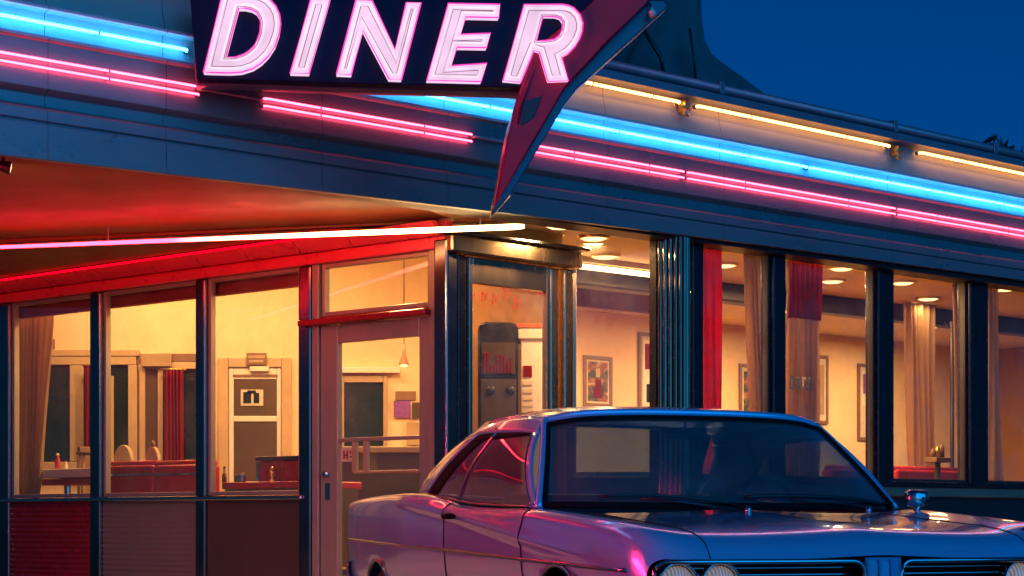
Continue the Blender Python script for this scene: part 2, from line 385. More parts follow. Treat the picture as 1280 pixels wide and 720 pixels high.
# left windows
def lwin(pa,pb,z0,z1,fw=.035):
    a,b=tL(pb)+.003,tL(pa)-.003; m=MB()
    m.box(FL,a,a+fw,-.02,.04,z0,z1); m.box(FL,b-fw,b,-.02,.04,z0,z1); m.box(FL,a+fw,b-fw,-.02,.04,z0,z0+fw); m.box(FL,a+fw,b-fw,-.02,.04,z1-fw,z1)
    w=m.build('window',M['door'],D,bevel=.005)
    MB().box(FL,a+fw-.003,b-fw+.003,.007,.013,z0+fw-.003,z1-fw+.003).build('pane',M['glass'],w)
lwin(-278,-130,ZS,2.123); lwin(-108,-8,ZS,2.123); lwin(17,118,ZS,2.123); lwin(131,250,ZS,2.123); lwin(262,379,ZS,2.123)
# maroon band just inside the left windows
m=MB().box(FL,tL(400,.14),tL(-120,.14),.10,.17,1.99,2.30); m.build('head_band',M['maroon'],D,bevel=.006)
# door leaf, frame, transom
ta,tb=tL(546),tL(399)
zt=zL(470,402)
m=MB().box(FL,tL(403),tL(395),-.05,.08,-H+.14,2.123); m.box(FL,tL(549),tL(541),-.05,.08,-H+.14,2.123); m.build('door_jamb',M['door'],D,bevel=.006)
m=MB().box(FL,tL(541)+.0,tL(403)-.0,-.05,.07,zt+.005,zt+.075); m.build('door_head',M['red_enamel'],D,bevel=.012)
m=MB().box(FL,tL(545),tL(386),-.14,-.052,zt+.0,zt+.05); m.build('door_hood',M['red_enamel'],D,bevel=.012)
lwin(404,541,zt+.08,2.123)
zr1,zr2=zL(470,412),zL(470,548)
a,b=tL(540),tL(404); sw=.115
def dpx(p): return tL(p)
gl0,gl1=tL(527),tL(425)
m=MB()
m.box(FL,a,gl0,-.03,.03,-H+.14,zt); m.box(FL,gl1,b,-.03,.03,-H+.14,zt)
m.box(FL,gl0,gl1,-.03,.03,zL(470,425),zt); m.box(FL,gl0,gl1,-.03,.03,-H+.14,-H+.4); m.box(FL,gl0,gl1,-.02,.02,zr2-.02,zr2+.012)
door=m.build('door',M['door'],D,bevel=.006)
MB().box(FL,gl0-.003,gl1+.003,-.003,.003,-H+.39,zL(470,425)+.003).build('pane',M['glass'],door)
m=MB()
zq=zL(490,590)
m.tube([FL(tL(527),-.05,zq),FL(tL(448),-.05,zq)],.014,8); 
for px in (449,464,527): m.tube([FL(tL(px),-.03,zq),FL(tL(px),-.055,zq)],.012,8)
m.box(FL,tL(452),tL(446),-.06,-.032,zq,zL(450,553)); m.box(FL,tL(466),tL(460),-.06,-.032,zq,zL(450,553))
m.build('push_bar',M['tan_mold'],door,bevel=.004)
m=MB().lathe([(.0,-.05),(.02,-.05),(.03,-.03),(.018,-.015),(.018,0)],FL(tL(413),-.03,zL(413,593)),li,14); m.box(FL,tL(416),tL(410),-.036,-.028,zL(413,625),zL(413,604)); m.build('handle',M['chrome'],door,smooth=False)
MB().box(FL,tL(446),tL(427),-.008,-.004,zL(437,577),zL(437,560)).build('door_notice',M['paper'],door)
m=MB()
for x0,x1,y0,y1 in ((430,432,563,574),(434,436,563,574),(430,436,568,570),(438,440,563,567),(442,444,563,574),(438,444,570,572)):
    m.box(FL,tL(x1),tL(x0),-.011,-.0085,zL(437,y1),zL(437,y0))
m.build('notice_print',M['maroon'],door)
# corner pilaster & vestibule side
def cyl(o,r,z0,z1,n=20): return [(r,z0),(r,z1)]
m=MB()
m.box(FL,-.055,tL(549)-.002,-.075,.06,-H+.14,2.20); m.build('corner_post',M['post'],D,bevel=.02,seg=3)
m=MB().box(FV,.06,.15,-.05,.06,-H+.14,2.085); m.box(FV,.175,.20,-.03,.05,-H+.14,2.085); m.build('corner_post',M['dark_post'],D,bevel=.015,seg=3)
m=MB().box(FV,VL-.09,VL+.03,-.05,.07,-H+.14,2.085); m.box(FV,VL-.22,VL-.12,-.02,.05,-H+.14,2.085); m.build('corner_post',M['steel'],D,bevel=.018,seg=3)
m=MB().box(FV,-.06,VL+.06,-.12,.06,2.09,2.225); m.build('vestibule_header',M['steel'],D,bevel=.014)
m=MB().box(FV,-.10,VL+.10,-.17,.0,2.228,2.26); m.build('vestibule_cornice',M['chrome'],D,bevel=.01)
m=MB(); z0,z1=-H+.14,2.085
m.box(FV,.205,.24,-.02,.04,z0,z1); m.box(FV,VL-.26,VL-.222,-.02,.04,z0,z1); m.box(FV,.24,VL-.26,-.02,.04,1.88,z1); m.box(FV,.24,VL-.26,-.02,.04,z0,z0+.3)
w=m.build('window',M['steel'],D,bevel=.005)
MB().box(FV,.237,VL-.257,.006,.012,z0+.297,1.883).build('pane',M['glass'],w)
# recessed window between vestibule and fluted column
DR=.28
cl=FR(sR(836,DR),DR,0); e2=Vector((E0.x,E0.y,0)); cl2=Vector((cl.x,cl.y,0)); w_=(cl2-e2).normalized(); wi=Vector((-w_.y,w_.x,0)); WLn=(cl2-e2).length
def FW(u,d,z): p=e2+w_*u+wi*d; return Vector((p.x,p.y,H+z))
ZSR=.36
m=MB().box(FW,.03,.07,-.03,.04,ZSR,2.085); m.box(FW,WLn-.05,WLn-.02,-.03,.04,ZSR,2.365); m.box(FW,.07,WLn-.05,-.03,.04,ZSR,ZSR+.04)
w=m.build('window',M['steel'],D,bevel=.004); MB().box(FW,.067,WLn-.047,.0,.006,ZSR+.037,2.36).build('pane',M['glass'],w)
MB().box(FW,.03,WLn-.02,-.03,.06,-H+.14,ZSR-.003).build('lower_panel',M['black_wall'],D)
# fluted column
sc0,sc1=sR(833,.1),sR(866,.1); cw=(sc1-sc0)/2
m=MB(); rows=[]; n=264
for zz in (-H+.14,2.36):
    row=[]
    for k in range(n+1):
        th=math.pi*k/n; fl=.022*(1-abs(math.sin(k/n*math.pi*11))**.7); 
        x=math.cos(th)*(cw-fl); y=-math.sin(th)*(.19-fl)
        row.append(FR((sc0+sc1)/2+x,.22+y,zz))
    rows.append(row)
m.grid(rows); m.build('fluted_column',M['reed'],D)
MB().box(FR,sc0,sc1,.222,.30,-H+.14,2.36).build('column_core',M['dark_post'],D)
# right facade windows
posts=[(866,880),(967,983),(1098,1118),(1213,1236),(1345,1372),(1500,1530),(1690,1725)]
for a_,b_ in posts:
    m=MB().box(FR,sR(a_,.18),sR(b_,.18),.18,.34,ZSR-.07,2.40); m.build('window_post',M['dark_post'],D,bevel=.015,seg=3)
edges=[posts[0]]+posts[1:]
for (x0,x1) in zip(posts[:-1],posts[1:]):
    a,b=sR(x0[1],.18)+.004,sR(x1[0],.18)-.004; fw=.028; z0,z1=ZSR,2.395
    m=MB(); m.box(FR,a,a+fw,.22,.28,z0,z1); m.box(FR,b-fw,b,.22,.28,z0,z1); m.box(FR,a+fw,b-fw,.22,.28,z0,z0+fw); m.box(FR,a+fw,b-fw,.22,.28,z1-fw,z1)
    w=m.build('window',M['beam'],D,bevel=.004); MB().box(FR,a+fw-.003,b-fw+.003,.247,.253,z0+fw-.003,z1-fw+.003).build('pane',M['glass'],w)
m=MB().box(FR,sR(862,.12),sB,.10,.36,ZSR-.05,ZSR-.004); m.build('window_sill',M['dark_post'],D,bevel=.008)
m=MB().box(FR,sR(862,.12),sB,.13,.33,ZSR-.14,ZSR-.053); m.build('sill_board',M['grey_panel'],D,bevel=.006)
ed=[sR(p,.2) for p in (862,985,1110,1237,1370,1500)]+[sB]
for a,b in zip(ed[:-1],ed[1:]):
    MB().box(FR,a+.003,b-.003,.19,.35,-H+.14,ZSR-.143).build('lower_panel',M['black_wall'],D,bevel=.004)
# ---- interior shell
CE=2.42
BW=5.0      # right back wall distance
zi0=FLOOR
flo=[FL(LT,.1,FLOOR),C0+Vector((0,0.1,FLOOR)),E0+Vector((0.02,.1,FLOOR)),FR(sR(866,.4),.4,FLOOR),FR(sB,.4,FLOOR),FR(sB,BW+.2,FLOOR),Vector((-.5,19.7,H+FLOOR)),Vector((-9.5,21.5,H+FLOOR))]
MB().prism(flo,(0,0,-.1)).build('interior_floor',M['brown'],D)
CH=3.2     # the left room is taller than the low right hand dining room
cei=[FL(LT,.05,CH),C0+Vector((0,0.04,CH)),E0+Vector((0.02,.04,CH)),Vector((-.5,19.7,H+CH)),Vector((-9.5,21.5,H+CH))]
MB().prism(cei,(0,0,.06)).build('interior_ceiling',M['ceil'],D)
cei=[E0+Vector((0.03,.04,CE)),FR(sR(866,.3),.28,CE),FR(sB,.28,CE),FR(sB,BW+.2,CE),Vector((-.49,19.7,H+CE))]
MB().prism(cei,(0,0,.06)).build('interior_ceiling',M['ceil'],D)
e0=Vector((E0.x+.02,E0.y+.06,0)); e1=Vector((-.5,19.58,0)); up=Vector((0,0,H+CE+.065)); m=MB(); off=Vector((.06,0,0))
m.hexa([e0+up,e0+off+up,e1+off+up,e1+up]+[p+Vector((0,0,H+CH-.003)) for p in (e0,e0+off,e1+off,e1)]); m.build('bulkhead',M['cream'],D)
MB().box(FL,0,LT,.035,.095,2.35,CH-.004).build('interior_wall',M['cream'],D)
MB().box(FV,0,VL,.065,.12,2.3,CH-.004).build('interior_wall',M['cream'],D)
sj=(19.6-FR(0,BW,0).y)/r_.y; pj=FR(sj,BW,0)
m=MB().box(FR,sj,sB,BW,BW+.12,FLOOR,CE-.002); m.build('interior_wall',M['cream'],D)
m=MB().hexa([(-8.5,19.6,H+FLOOR),(pj.x,19.6,H+FLOOR),(pj.x,19.75,H+FLOOR),(-8.5,19.75,H+FLOOR),(-8.5,19.6,H+CH-.002),(pj.x,19.6,H+CH-.002),(pj.x,19.75,H+CH-.002),(-8.5,19.75,H+CH-.002)]); m.build('interior_wall',M['cream'],D)
m=MB().box(FR,sE,sE+.12,.4,BW-.002,FLOOR,CE-.004); m.build('interior_wall',M['amber'],D)
m=MB().box(FL,LT-.1,LT,.1,2.0,FLOOR,CH-.006); m.build('interior_wall',M['cream'],D)
# dark beam parallel to the right facade, tan moulding on it
m=MB().box(FR,sR(700,2.3),sE-.02,2.3,2.5,zR(895,375,2.3),zR(895,352,2.3)); m.build('ceiling_beam',M['beam'],D,bevel=.02)
m=MB().tube([FR(sR(700,2.3),2.34,zR(895,341,2.3)),FR(sE-.02,2.34,zR(895,341,2.3))],.085,14); m.build('beam_moulding',M['tan_mold'],D,smooth=True)
m=MB().box(FR,sR(640,3.2),sR(900,3.2),3.2,3.32,zR(770,388,3.2),CE-.004); m.build('bulkhead',M['maroon'],D,bevel=.01)
# amber partition behind the vestibule glass
def FX(x,d,z): return Vector((x,d,H+z))
x0,x1=(560-640)/F*17.2,(704-640)/F*17.2
MB().box(FX,x0,x1,17.2,17.3,FLOOR,2.9).build('partition',M['amber'],D)

# ------------------------------------------------------------------ neon tubes on the fascia (each its own thing)
def neon(name,label,mat,p0,p1,r,group,back=.05,n=10,inn=None,back_bend=True):
    a,b=Vector(p0),Vector(p1)
    t=thing(name,label,'neon tube',tuple(a),0,group)
    d=(b-a).normalized(); L=(b-a).length; bv=(inn or ri)*back; bu=(inn or ri).normalized()
    def bend(q,sg): return [q+bv, q+bu*r*2.2, q+d*sg*r*.8+bu*r*.6, q+d*sg*r*2.4]
    path=bend(a,1)+[a+d*(L*.25),a+d*(L*.5),a+d*(L*.75)]+bend(b,-1)[::-1]
    MB().tube(path,[r*.9]+[r]*(len(path)-2)+[r*.9],n).build('glass_tube',mat,t,smooth=True)
    m=MB()
    for q in (a,b): m.tube([q+bu*(r*2.0),q+bv],r*1.35,n)
    k=max(2,int(L/1.1))
    for i in range(k):
        q=a+d*L*(i+.5)/k; m.tube([q-d*.005,q+d*.005],r*1.25,n); m.tube([q,q+bv],r*.4,6)
    m.build('clip',M['coping'],t)
    return t
ZP1,ZP2,ZBL,ZG=2.830,2.780,3.066,3.395
gb,gp,gg='blue neon tubes in the fascia trough','pink neon tubes in double rows on the fascia','gold neon tubes under the roof coping'
neon('neon_tube','blue neon tube left of the DINER board','' or M['n_blue'],FR(sR(-580),-.0,ZBL),FR(sR(235),0,ZBL),.0105,gb)
neon('neon_tube','blue neon tube emerging under the sign letters N and E',M['n_blue'],FR(sR(400),0,ZBL),FR(sR(676),0,ZBL),.0105,gb)
neon('neon_tube','long blue neon tube right of the crimson arrow',M['n_blue'],FR(sR(684),0,ZBL),FR(sR(1010),0,ZBL),.0105,gb)
neon('neon_tube','blue neon tube at the far right end above the pink pair',M['n_blue'],FR(sR(1014),0,ZBL),FR(sR(1450),0,ZBL),.0105,gb)
for (a,b,w) in ((-580,246,'below the blue tube at the far left'),(328,587,'under the DINER board, ending short of the arrow tip'),(664,852,'just right of the arrow tip'),(857,1116,'above the fluted column and red curtain'),(1120,1450,'at the far right end of the fascia')):
    neon('neon_tube','upper pink neon tube '+w,M['n_pink'],FR(sR(a),-.035,ZP1),FR(sR(b),-.035,ZP1),.0072,gp,.035)
    neon('neon_tube','lower pink neon tube '+w,M['n_pink'],FR(sR(a),-.035,ZP2),FR(sR(b),-.035,ZP2),.0066,gp,.035)
neon('neon_tube','unlit grey neon tube between two pink pairs under letter D',M['n_off'],FR(sR(249),-.035,ZP1-.012),FR(sR(325),-.035,ZP1-.012),.011,'unlit tubes',.035)
neon('neon_tube','unlit grey neon tube beside the crimson arrow tip',M['n_off'],FR(sR(590),-.035,ZP1-.012),FR(sR(650),-.035,ZP1-.012),.011,'unlit tubes',.035)
for (a,b,w) in ((700,850,'beside the arrow, nearest the sign'),(872,1112,'between the two corroded brackets'),(1150,1450,'at the far right under the coping')):
    neon('neon_tube','gold neon tube '+w,M['n_gold'],FR(sR(a),-.012,ZG),FR(sR(b),-.012,ZG),.012,gg,.06)
for px,w in ((854,'left'),(1120,'right')):
    s=sR(px); t=thing('tube_bracket',('rusty electrode bracket at the %s end of the middle gold tube'%w),'bracket',tuple(FR(s,-.05,ZG)),0,'electrode brackets')
    m=MB().box(FR,s-.008,s+.008,-.03,.055,ZG-.075,ZG+.02); m.build('arm',M['gold'],t,bevel=.004)
    m=MB().tube([FR(s-.05,-.03,ZG-.03),FR(s+.06,-.03,ZG-.045)],.012,8); m.tube([FR(s-.03,-.03,ZG-.10),FR(s+.03,-.03,ZG-.10)],.016,8); m.build('electrode',M['gold'],t,smooth=True)
# unseen side wing with red neon, added to redden the car's side
WO=Vector((-5.45,8.75,0)); wg=Vector((-.12,-.993,0)).normalized(); wgi=Vector((wg.y,-wg.x,0)); 
def WG(s,d,z): p=WO+wg*s+wgi*d; return Vector((p.x,p.y,H+z))
m=MB(); m.grid([[WG(4.4*i/8,-o,(2.2 if z is None else z)) for o,z in PROF] for i in range(9)]); m.build('fascia_panel',M['fascia'],D,bevel=.004)
MB().box(WG,0,4.4,.07,.3,2.2,3.5).build('fascia_backing',M['black_wall'],D)
MB().box(WG,0,4.4,.31,3.0,2.2,2.6).build('roof',M['black_wall'],D)
MB().box(WG,.02,4.38,.9,1.0,-H+.14,2.19).build('wall',M['red_enamel'],D)
rW='added red neon tubes on the unseen side wing'
for z_,w in ((.42,'topmost'),(.27,'middle'),(.12,'lowest')):
    neon('neon_tube','added red neon tube on the unseen side wing, lighting the car, %s of its three'%w,M['n_wing_added'],WG(.2,.83,z_),WG(4.2,.83,z_),.0135,rW,.05,10,wgi)
# long soffit tubes: red then warm white
def lerp(a,b,t): return a+(b-a)*t
TZ=2.21
w0=P(655,283,TZ*F/(HY-283)); w1=P(-330,322,TZ*F/(HY-322))
def soft(name,label,mat,a,b,r):
    t=thing(name,label,'neon tube',tuple(a),0,'long tubes under the entrance soffit')
    MB().tube([a,lerp(a,b,.01),lerp(a,b,.5),lerp(a,b,.99),b],[r[0]*.7,r[0],(r[0]+r[1])/2,r[1],r[1]*.9] if isinstance(r,tuple) else r,10).build('glass_tube',mat,t,smooth=True)
    m=MB()
    for u in (.05,.5,.95):
        q=lerp(a,b,u); m.tube([q+Vector((0,0,.01)),Vector((q.x,q.y,H+SOF))],.008,6)
    m.build('clip',M['coping'],t)
def ramp_tube(L):
    m=bpy.data.materials.new('neon_red_to_warm'); m.use_nodes=True; nt=m.node_tree; nt.nodes.clear()
    tc=nt.nodes.new('ShaderNodeTexCoord'); sx=nt.nodes.new('ShaderNodeSeparateXYZ'); nt.links.new(tc.outputs['Object'],sx.inputs[0])
    mr=nt.nodes.new('ShaderNodeMapRange'); mr.inputs['From Min'].default_value=0; mr.inputs['From Max'].default_value=L; nt.links.new(sx.outputs['X'],mr.inputs['Value'])
    c=nt.nodes.new('ShaderNodeValToRGB'); nt.links.new(mr.outputs[0],c.inputs[0]); e=c.color_ramp.elements
    e[0].position=.12; e[0].color=(1,.55,.22,1); e[1].position=.42; e[1].color=(1,.013,.028,1)
    for p,k in ((.20,(1,.40,.15,1)),(.30,(1,.10,.06,1))):
        q=e.new(p); q.color=k
    st=nt.nodes.new('ShaderNodeMapRange'); st.inputs['From Min'].default_value=.1; st.inputs['From Max'].default_value=.42; st.inputs['To Min'].default_value=15; st.inputs['To Max'].default_value=34; nt.links.new(mr.outputs[0],st.inputs['Value'])
    em=nt.nodes.new('ShaderNodeEmission'); nt.links.new(c.outputs[0],em.inputs[0]); nt.links.new(st.outputs[0],em.inputs[1]); o=nt.nodes.new('ShaderNodeOutputMaterial'); nt.links.new(em.outputs[0],o.inputs[0]); return m
soft('neon_tube','long tube under the soffit, warm white by the vestibule and red at its far end',ramp_tube(w1.x-w0.x),w0,w1,(.022,.0085))
# second red tube, added to light the left cove panels
a,b=FL(tL(470),-.235,2.318),FL(tL(-300),-.235,2.318)
soft('neon_tube','added thin red tube along the top edge of the cove panels it lights',M['n_cove_added'],a,b,.008)
# ------------------------------------------------------------------ DINER sign
SA=Vector((-1.985,11.2,0)); SBp=Vector((.313,11.47,0)); sd=(SBp-SA).normalized(); sn=Vector((-sd.y,sd.x,0)); rzs=math.atan2(sd.y,sd.x)
def SX(px,py):
    k=(px-640)/F; u=(k*SA.y-SA.x)/(sd.x-k*sd.y); y=SA.y+u*sd.y
    return (u,(HY-py)/F*y)
SG=thing('diner_sign','big navy DINER sign with glowing pink letters and a crimson arrow','sign',(SA.x,SA.y,H),rzs)
def slab(name,outline,holes,d0,d1,mat,parent,bev=0,smooth_pts=False):
    cu=bpy.data.curves.new(name,'CURVE'); cu.dimensions='2D'; cu.fill_mode='BOTH'; cu.extrude=(d1-d0)/2; cu.bevel_depth=bev; cu.bevel_resolution=1
    for poly in [outline]+holes:
        sp=cu.splines.new('POLY'); sp.points.add(len(poly)-1); sp.use_cyclic_u=True
        for i,(x,z) in enumerate(poly): sp.points[i].co=(x,z,0,1)
    tmp=bpy.data.objects.new('tmp',cu); COL.objects.link(tmp)
    dg=bpy.context.evaluated_depsgraph_get(); dg.update()
    me=bpy.data.meshes.new_from_object(tmp.evaluated_get(dg)); bpy.data.objects.remove(tmp); bpy.data.curves.remove(cu)
    me.transform(Matrix.Translation((0,(d0+d1)/2,0))@Matrix.Rotation(R(90),4,'X')); me.name=name
    o=bpy.data.objects.new(name,me); COL.objects.link(o); me.materials.clear(); me.materials.append(mat); o.parent=parent
    return o
def px(poly): return [SX(x,y) for x,y in poly]
def smooth_poly(poly, idx_ranges=None): return poly
board=[(238,-14),(752,-6),(700,60),(664,109),(590,107),(420,103),(300,99),(247,98)]
slab('board',px(board),[],0,.16,M['navy'],SG,.006)
rimp=[(233,-19),(832,-3),(836,3),(722,106),(706,126),(640,236),(617,262),(619,246),(640,150),(664,114),(590,112),(420,108),(300,103.5),(243,102)]
arrow=[(745,1),(808,3),(760,50),(704,110),(672,165),(622,248),(632,190),(643,140),(668,64),(700,40)]
slab('backing_plate',px([(240,-17),(833,-3),(836,3),(722,106),(706,128),(640,238),(619,262),(621,246),(640,150),(664,111),(590,109),(420,105),(300,100.5),(245,99.5)]),[],.10,.24,M['sign_rim'],SG,.008)
slab('arrow',px(arrow),[],-.03,.09,M['magenta'],SG,.012)
m=MB()
def SW(px_,py_,d): u,z=SX(px_,py_); return Vector((u,d,z))
m.tube([SW(670,76,-.045),SW(650,132,-.045),SW(646,158,-.045)],[.006,.013,.004],8); m.build('arrow_ridge',M['magenta'],SG,smooth=True,local=True)
m=MB().hexa([SW(655,128,-.05),SW(675,122,-.05),SW(664,150,-.05),SW(650,160,-.05),SW(655,128,-.04),SW(675,122,-.04),SW(664,150,-.04),SW(650,160,-.04)]); m.build('arrow_shadow',M['black'],SG,local=True)  # black patch stands for the shadow on the arrow face
def curve_pts(pts,k=4):
    return pts
LET={
'D':([(255.2,94),(279,-4.5),(312,-5),(326,-3),(337,3),(345,12),(349.5,22),(351,34),(349.5,46),(344,62),(336,74),(327,83),(317,89.5),(303,94),(288,95),(266,94.5)],[[(299,14.6),(307,14.6),(315,16.3),(321.3,20),(325,26),(326.3,33),(325.3,44.7),(322,54),(318,61.5),(312,67.5),(306,71.5),(295,75.5),(283,75.5)]]),
'I':([(362.9,95.2),(386.2,95.8),(412.7,2.8),(388.7,2.4)],[]),
'N':([(420.4,96.3),(438.6,97.2),(453.3,42),(485.5,102.5),(501,103.2),(525.4,7.7),(507,7.5),(493,66),(464.5,5),(444.5,4.6)],[]),
'E':([(532.5,104),(600,105.6),(607.2,83),(563,86),(570,63),(606.6,63.6),(611.7,45.7),(574.5,47),(581,25.4),(621.9,26.2),(623.5,9.8),(559.3,8.5)],[]),
'R':([(627,104.6),(649.3,106.6),(665.5,67),(672.2,69),(682.8,105.6),(708.2,104.6),(700,75.2),(709,70),(716.5,62),(722,53),(725.5,43),(726.3,33),(722.8,22.3),(715,14),(708,11),(700,9.8),(653.4,9.8)],[[(676.7,24.8),(692,25),(698,27),(701.5,32),(700.7,41),(697,48.5),(691,53.2),(680,54.8),(668.6,55.2)]]),
}
def inset(poly,d):
    n=len(poly); A=sum(poly[i][0]*poly[(i+1)%n][1]-poly[(i+1)%n][0]*poly[i][1] for i in range(n)); sg=1 if A>0 else -1; out=[]
    for i in range(n):
        p0,p1,p2=Vector(poly[i-1]),Vector(poly[i]),Vector(poly[(i+1)%n])
        e1=(p1-p0).normalized(); e2=(p2-p1).normalized(); n1=Vector((-e1.y,e1.x))*sg; n2=Vector((-e2.y,e2.x))*sg
        b=(n1+n2); 
        if b.length<1e-4: b=n1.copy()
        b.normalize(); q=p1+b*(d/max(.45,b.dot(n1))); out.append((q.x,q.y))
    return out
for ch,(out,holes) in LET.items():
    o=px(out); hs=[px(h) for h in holes]
    L=slab('letter',o,hs,-.075,-.003 if ch!='R' else -.033,M['l_face'],SG,0)
    L['label']='glowing pink letter '+ch
    m=MB()
    for poly in [o]+hs:
        m.tube([Vector((x,-.078,z)) for x,z in poly],.0052,6,closed=True)
    rm=m.build('rim_tube',M['l_rim'],L,smooth=True,local=True)
    m=MB()
    for poly,dd in [(o,.026)]+[(h,-.022) for h in hs]:
        m.tube([Vector((x,-.088,z)) for x,z in inset(poly,dd)],.0075,8,closed=True)
    m.build('neon_tube',M['l_tube'],L,smooth=True,local=True)
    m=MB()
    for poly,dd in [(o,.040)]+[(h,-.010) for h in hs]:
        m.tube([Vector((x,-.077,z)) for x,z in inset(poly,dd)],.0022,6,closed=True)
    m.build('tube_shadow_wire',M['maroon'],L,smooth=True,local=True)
# sign struts back to the fascia
m=MB()
inv=full(SG).inverted()
for pxx,yy in ((290,40),(480,50),(650,60)):
    u,z=SX(pxx,yy); p=SA+sd*u+sn*.2; p=Vector((p.x,p.y,H+z)); s=(p-F0).dot(r_); q=FR(s,-.02,z)
    m.tube([inv@p,inv@q],.03,8)
m.build('strut',M['coping'],SG,local=True,smooth=True)
# flood lamp at the sign's arrow end
u,z=SX(816,15); p=SA+sd*u+sn*.02; lp=Vector((p.x,p.y,H+z))
m=MB().lathe([(0,-.03),(.022,-.025),(.026,0),(.014,.03),(.008,.05)],inv@lp,(0,.5,.8),12); m.build('flood_lamp',M['white'],SG,smooth=True,local=True)
m=MB().tube([inv@(lp+Vector((0,.02,.03))),inv@(lp+Vector((-.02,.06,.10)))],.007,6); m.build('lamp_arm',M['red_enamel'],SG,local=True)

# ------------------------------------------------------------------ roof cover and trees behind
t=thing('roof_cover','tall flared tarpaulin cover with hanging folds, rising dark behind the roofline','roof cover',tuple(P(838,650,17.0).xy)+(H+3.45,))
rows=[]; n=64
edge=[(160,735,990),(125,742,958),(100,750,925),(85,757,905),(70,766,888),(50,778,879),(20,795,876),(0,803,875),(-60,822,873),(-75,838,860)]
for (py,xl,xr) in edge:
    row=[]; c=(xl+xr)/2; hw=(xr-xl)/2
    for k in range(n):
        th=2*math.pi*k/n; f=1+.055*math.sin(th*7+py*.03)+.04*math.sin(th*13+1+py*.05)+.02*math.sin(th*29+py*.11)
        f=min(1.03,f)
        p=P(c,py,17.0); row.append(p+Vector((math.cos(th)*hw/F*17*f, math.sin(th)*min(hw/F*17*.75,.55)*f,0)))
    rows.append(row)
m=MB().grid(rows,closed=True); m.f.append(tuple(range(len(m.v)-n,len(m.v)))); m.build('tarpaulin',M['tarp'],t,smooth=True)
m=MB().tube([P(800,30,16.35),P(826,72,16.38),P(832,104,16.4)],.02,6); m.tube([P(862,36,16.45),P(867,70,16.4),P(870,100,16.4)],.012,6); m.build('rope',M['black'],t,smooth=True)
def tree(label,px_,D_,top,halfw,seed):
    rnd=random.Random(seed); base=P(px_,650,D_); base.z=0
    t=thing('tree',label,'tree',tuple(base),0,'trees behind the diner')
    zt=H+(HY-top)/F*D_; rw=halfw/F*D_
    m=MB().tube([base,base+Vector((.1,0,zt*.4)),base+Vector((0,.1,zt*.75))],[.28,.2,.08],8)
    for i in range(7):
        a=i*.9; m.tube([base+Vector((0,0,zt*(.35+.05*i))),base+Vector((math.cos(a)*rw*.6,math.sin(a)*rw*.6,zt*(.5+.05*i)))],[.09,.03],6)
    m.build('trunk',M['bark'],t,smooth=True)
    m=MB(); cl=[(rnd.uniform(-.75,.75),rnd.uniform(-.75,.75),rnd.uniform(.35,.93)) for _ in range(46)]
    for (cx,cy,cz) in cl:
        if cx*cx+cy*cy>.62+.2*(1-cz): continue
        for k in range(75):
            v=Vector((rnd.gauss(0,1),rnd.gauss(0,1),rnd.gauss(0,1))).normalized()*rnd.random()**.4
            p=base+Vector(((cx+v.x*.27)*rw,(cy+v.y*.27)*rw,(cz+v.z*.07)*zt))
            if p.z>zt: continue
            sz=.16*rnd.uniform(.6,1.4); e1=Vector((rnd.gauss(0,1),rnd.gauss(0,1),rnd.gauss(0,1))).normalized(); e2=e1.orthogonal().normalized()
            m.add([p-e1*sz,p+e2*sz*.5,p+e1*sz,p-e2*sz*.5],[(0,1,2,3)])
    m.build('crown',M['leaf'],t)
tree('dark leafy tree top just showing over the far right roofline',1262,38,163,62,3)
tree('low dark tree top peeping out right of the roof cover',915,36,88,30,5)

# ------------------------------------------------------------------ interior things
def pX(px_,D_): return (px_-640)/F*D_
def zX(py,D_): return (HY-py)/F*D_
def fbox(m,D_,x0,x1,y0,y1,dep):   # box with its front face at distance D_, thickness dep away from the viewer
    return m.box(FX,pX(x0,D_),pX(x1,D_),D_,D_+dep,zX(y1,D_),zX(y0,D_))
BD=19.598
def curtain(label,fr,top0,top1,bot0,bot1,d,z0,z1,mat,group='curtains in the windows',waves=5,amp=.03,band=None):
    mid=fr((bot0+bot1)/2,d,z0)
    t=thing('curtain',label,'curtain',tuple(mid),0,group)
    def sheet(za,zb_,off,mt,nm):
        rows=[]; n=96
        for i in range(15):
            f=i/14; z=za+(zb_-za)*f; g=(z-z0)/(z1-z0); g=g**.75
            a=bot0+(top0-bot0)*g; b=bot1+(top1-bot1)*g; row=[]
            for k in range(n+1):
                u=k/n; uu=u+.03*math.sin(7*u+2*z); w=amp*1.15*(math.sin(uu*waves*2.6*math.pi+.35*math.sin(2*z+waves))+.3*math.sin(uu*waves*5.9*math.pi+1+.5*z))*(.7+.3*g)
                row.append(fr(a+(b-a)*u,d+w+off,z))
            rows.append(row)
        MB().grid(rows).build(nm,M[mt],t,smooth=True,solid=.006)
    sheet(z0,z1,0,mat,'cloth')
    if band: sheet(z0+(z1-z0)*band,z1-.001,-.016,'curtain_red_bright','red_upper_part')  # red sheet over the upper part of the curtain
    m=MB().tube([fr(min(top0,top1)-.03,d,z1+.012),fr(max(top0,top1)+.03,d,z1+.012)],.012,8); m.build('curtain_rod',M['gold'],t,smooth=True)
    return t
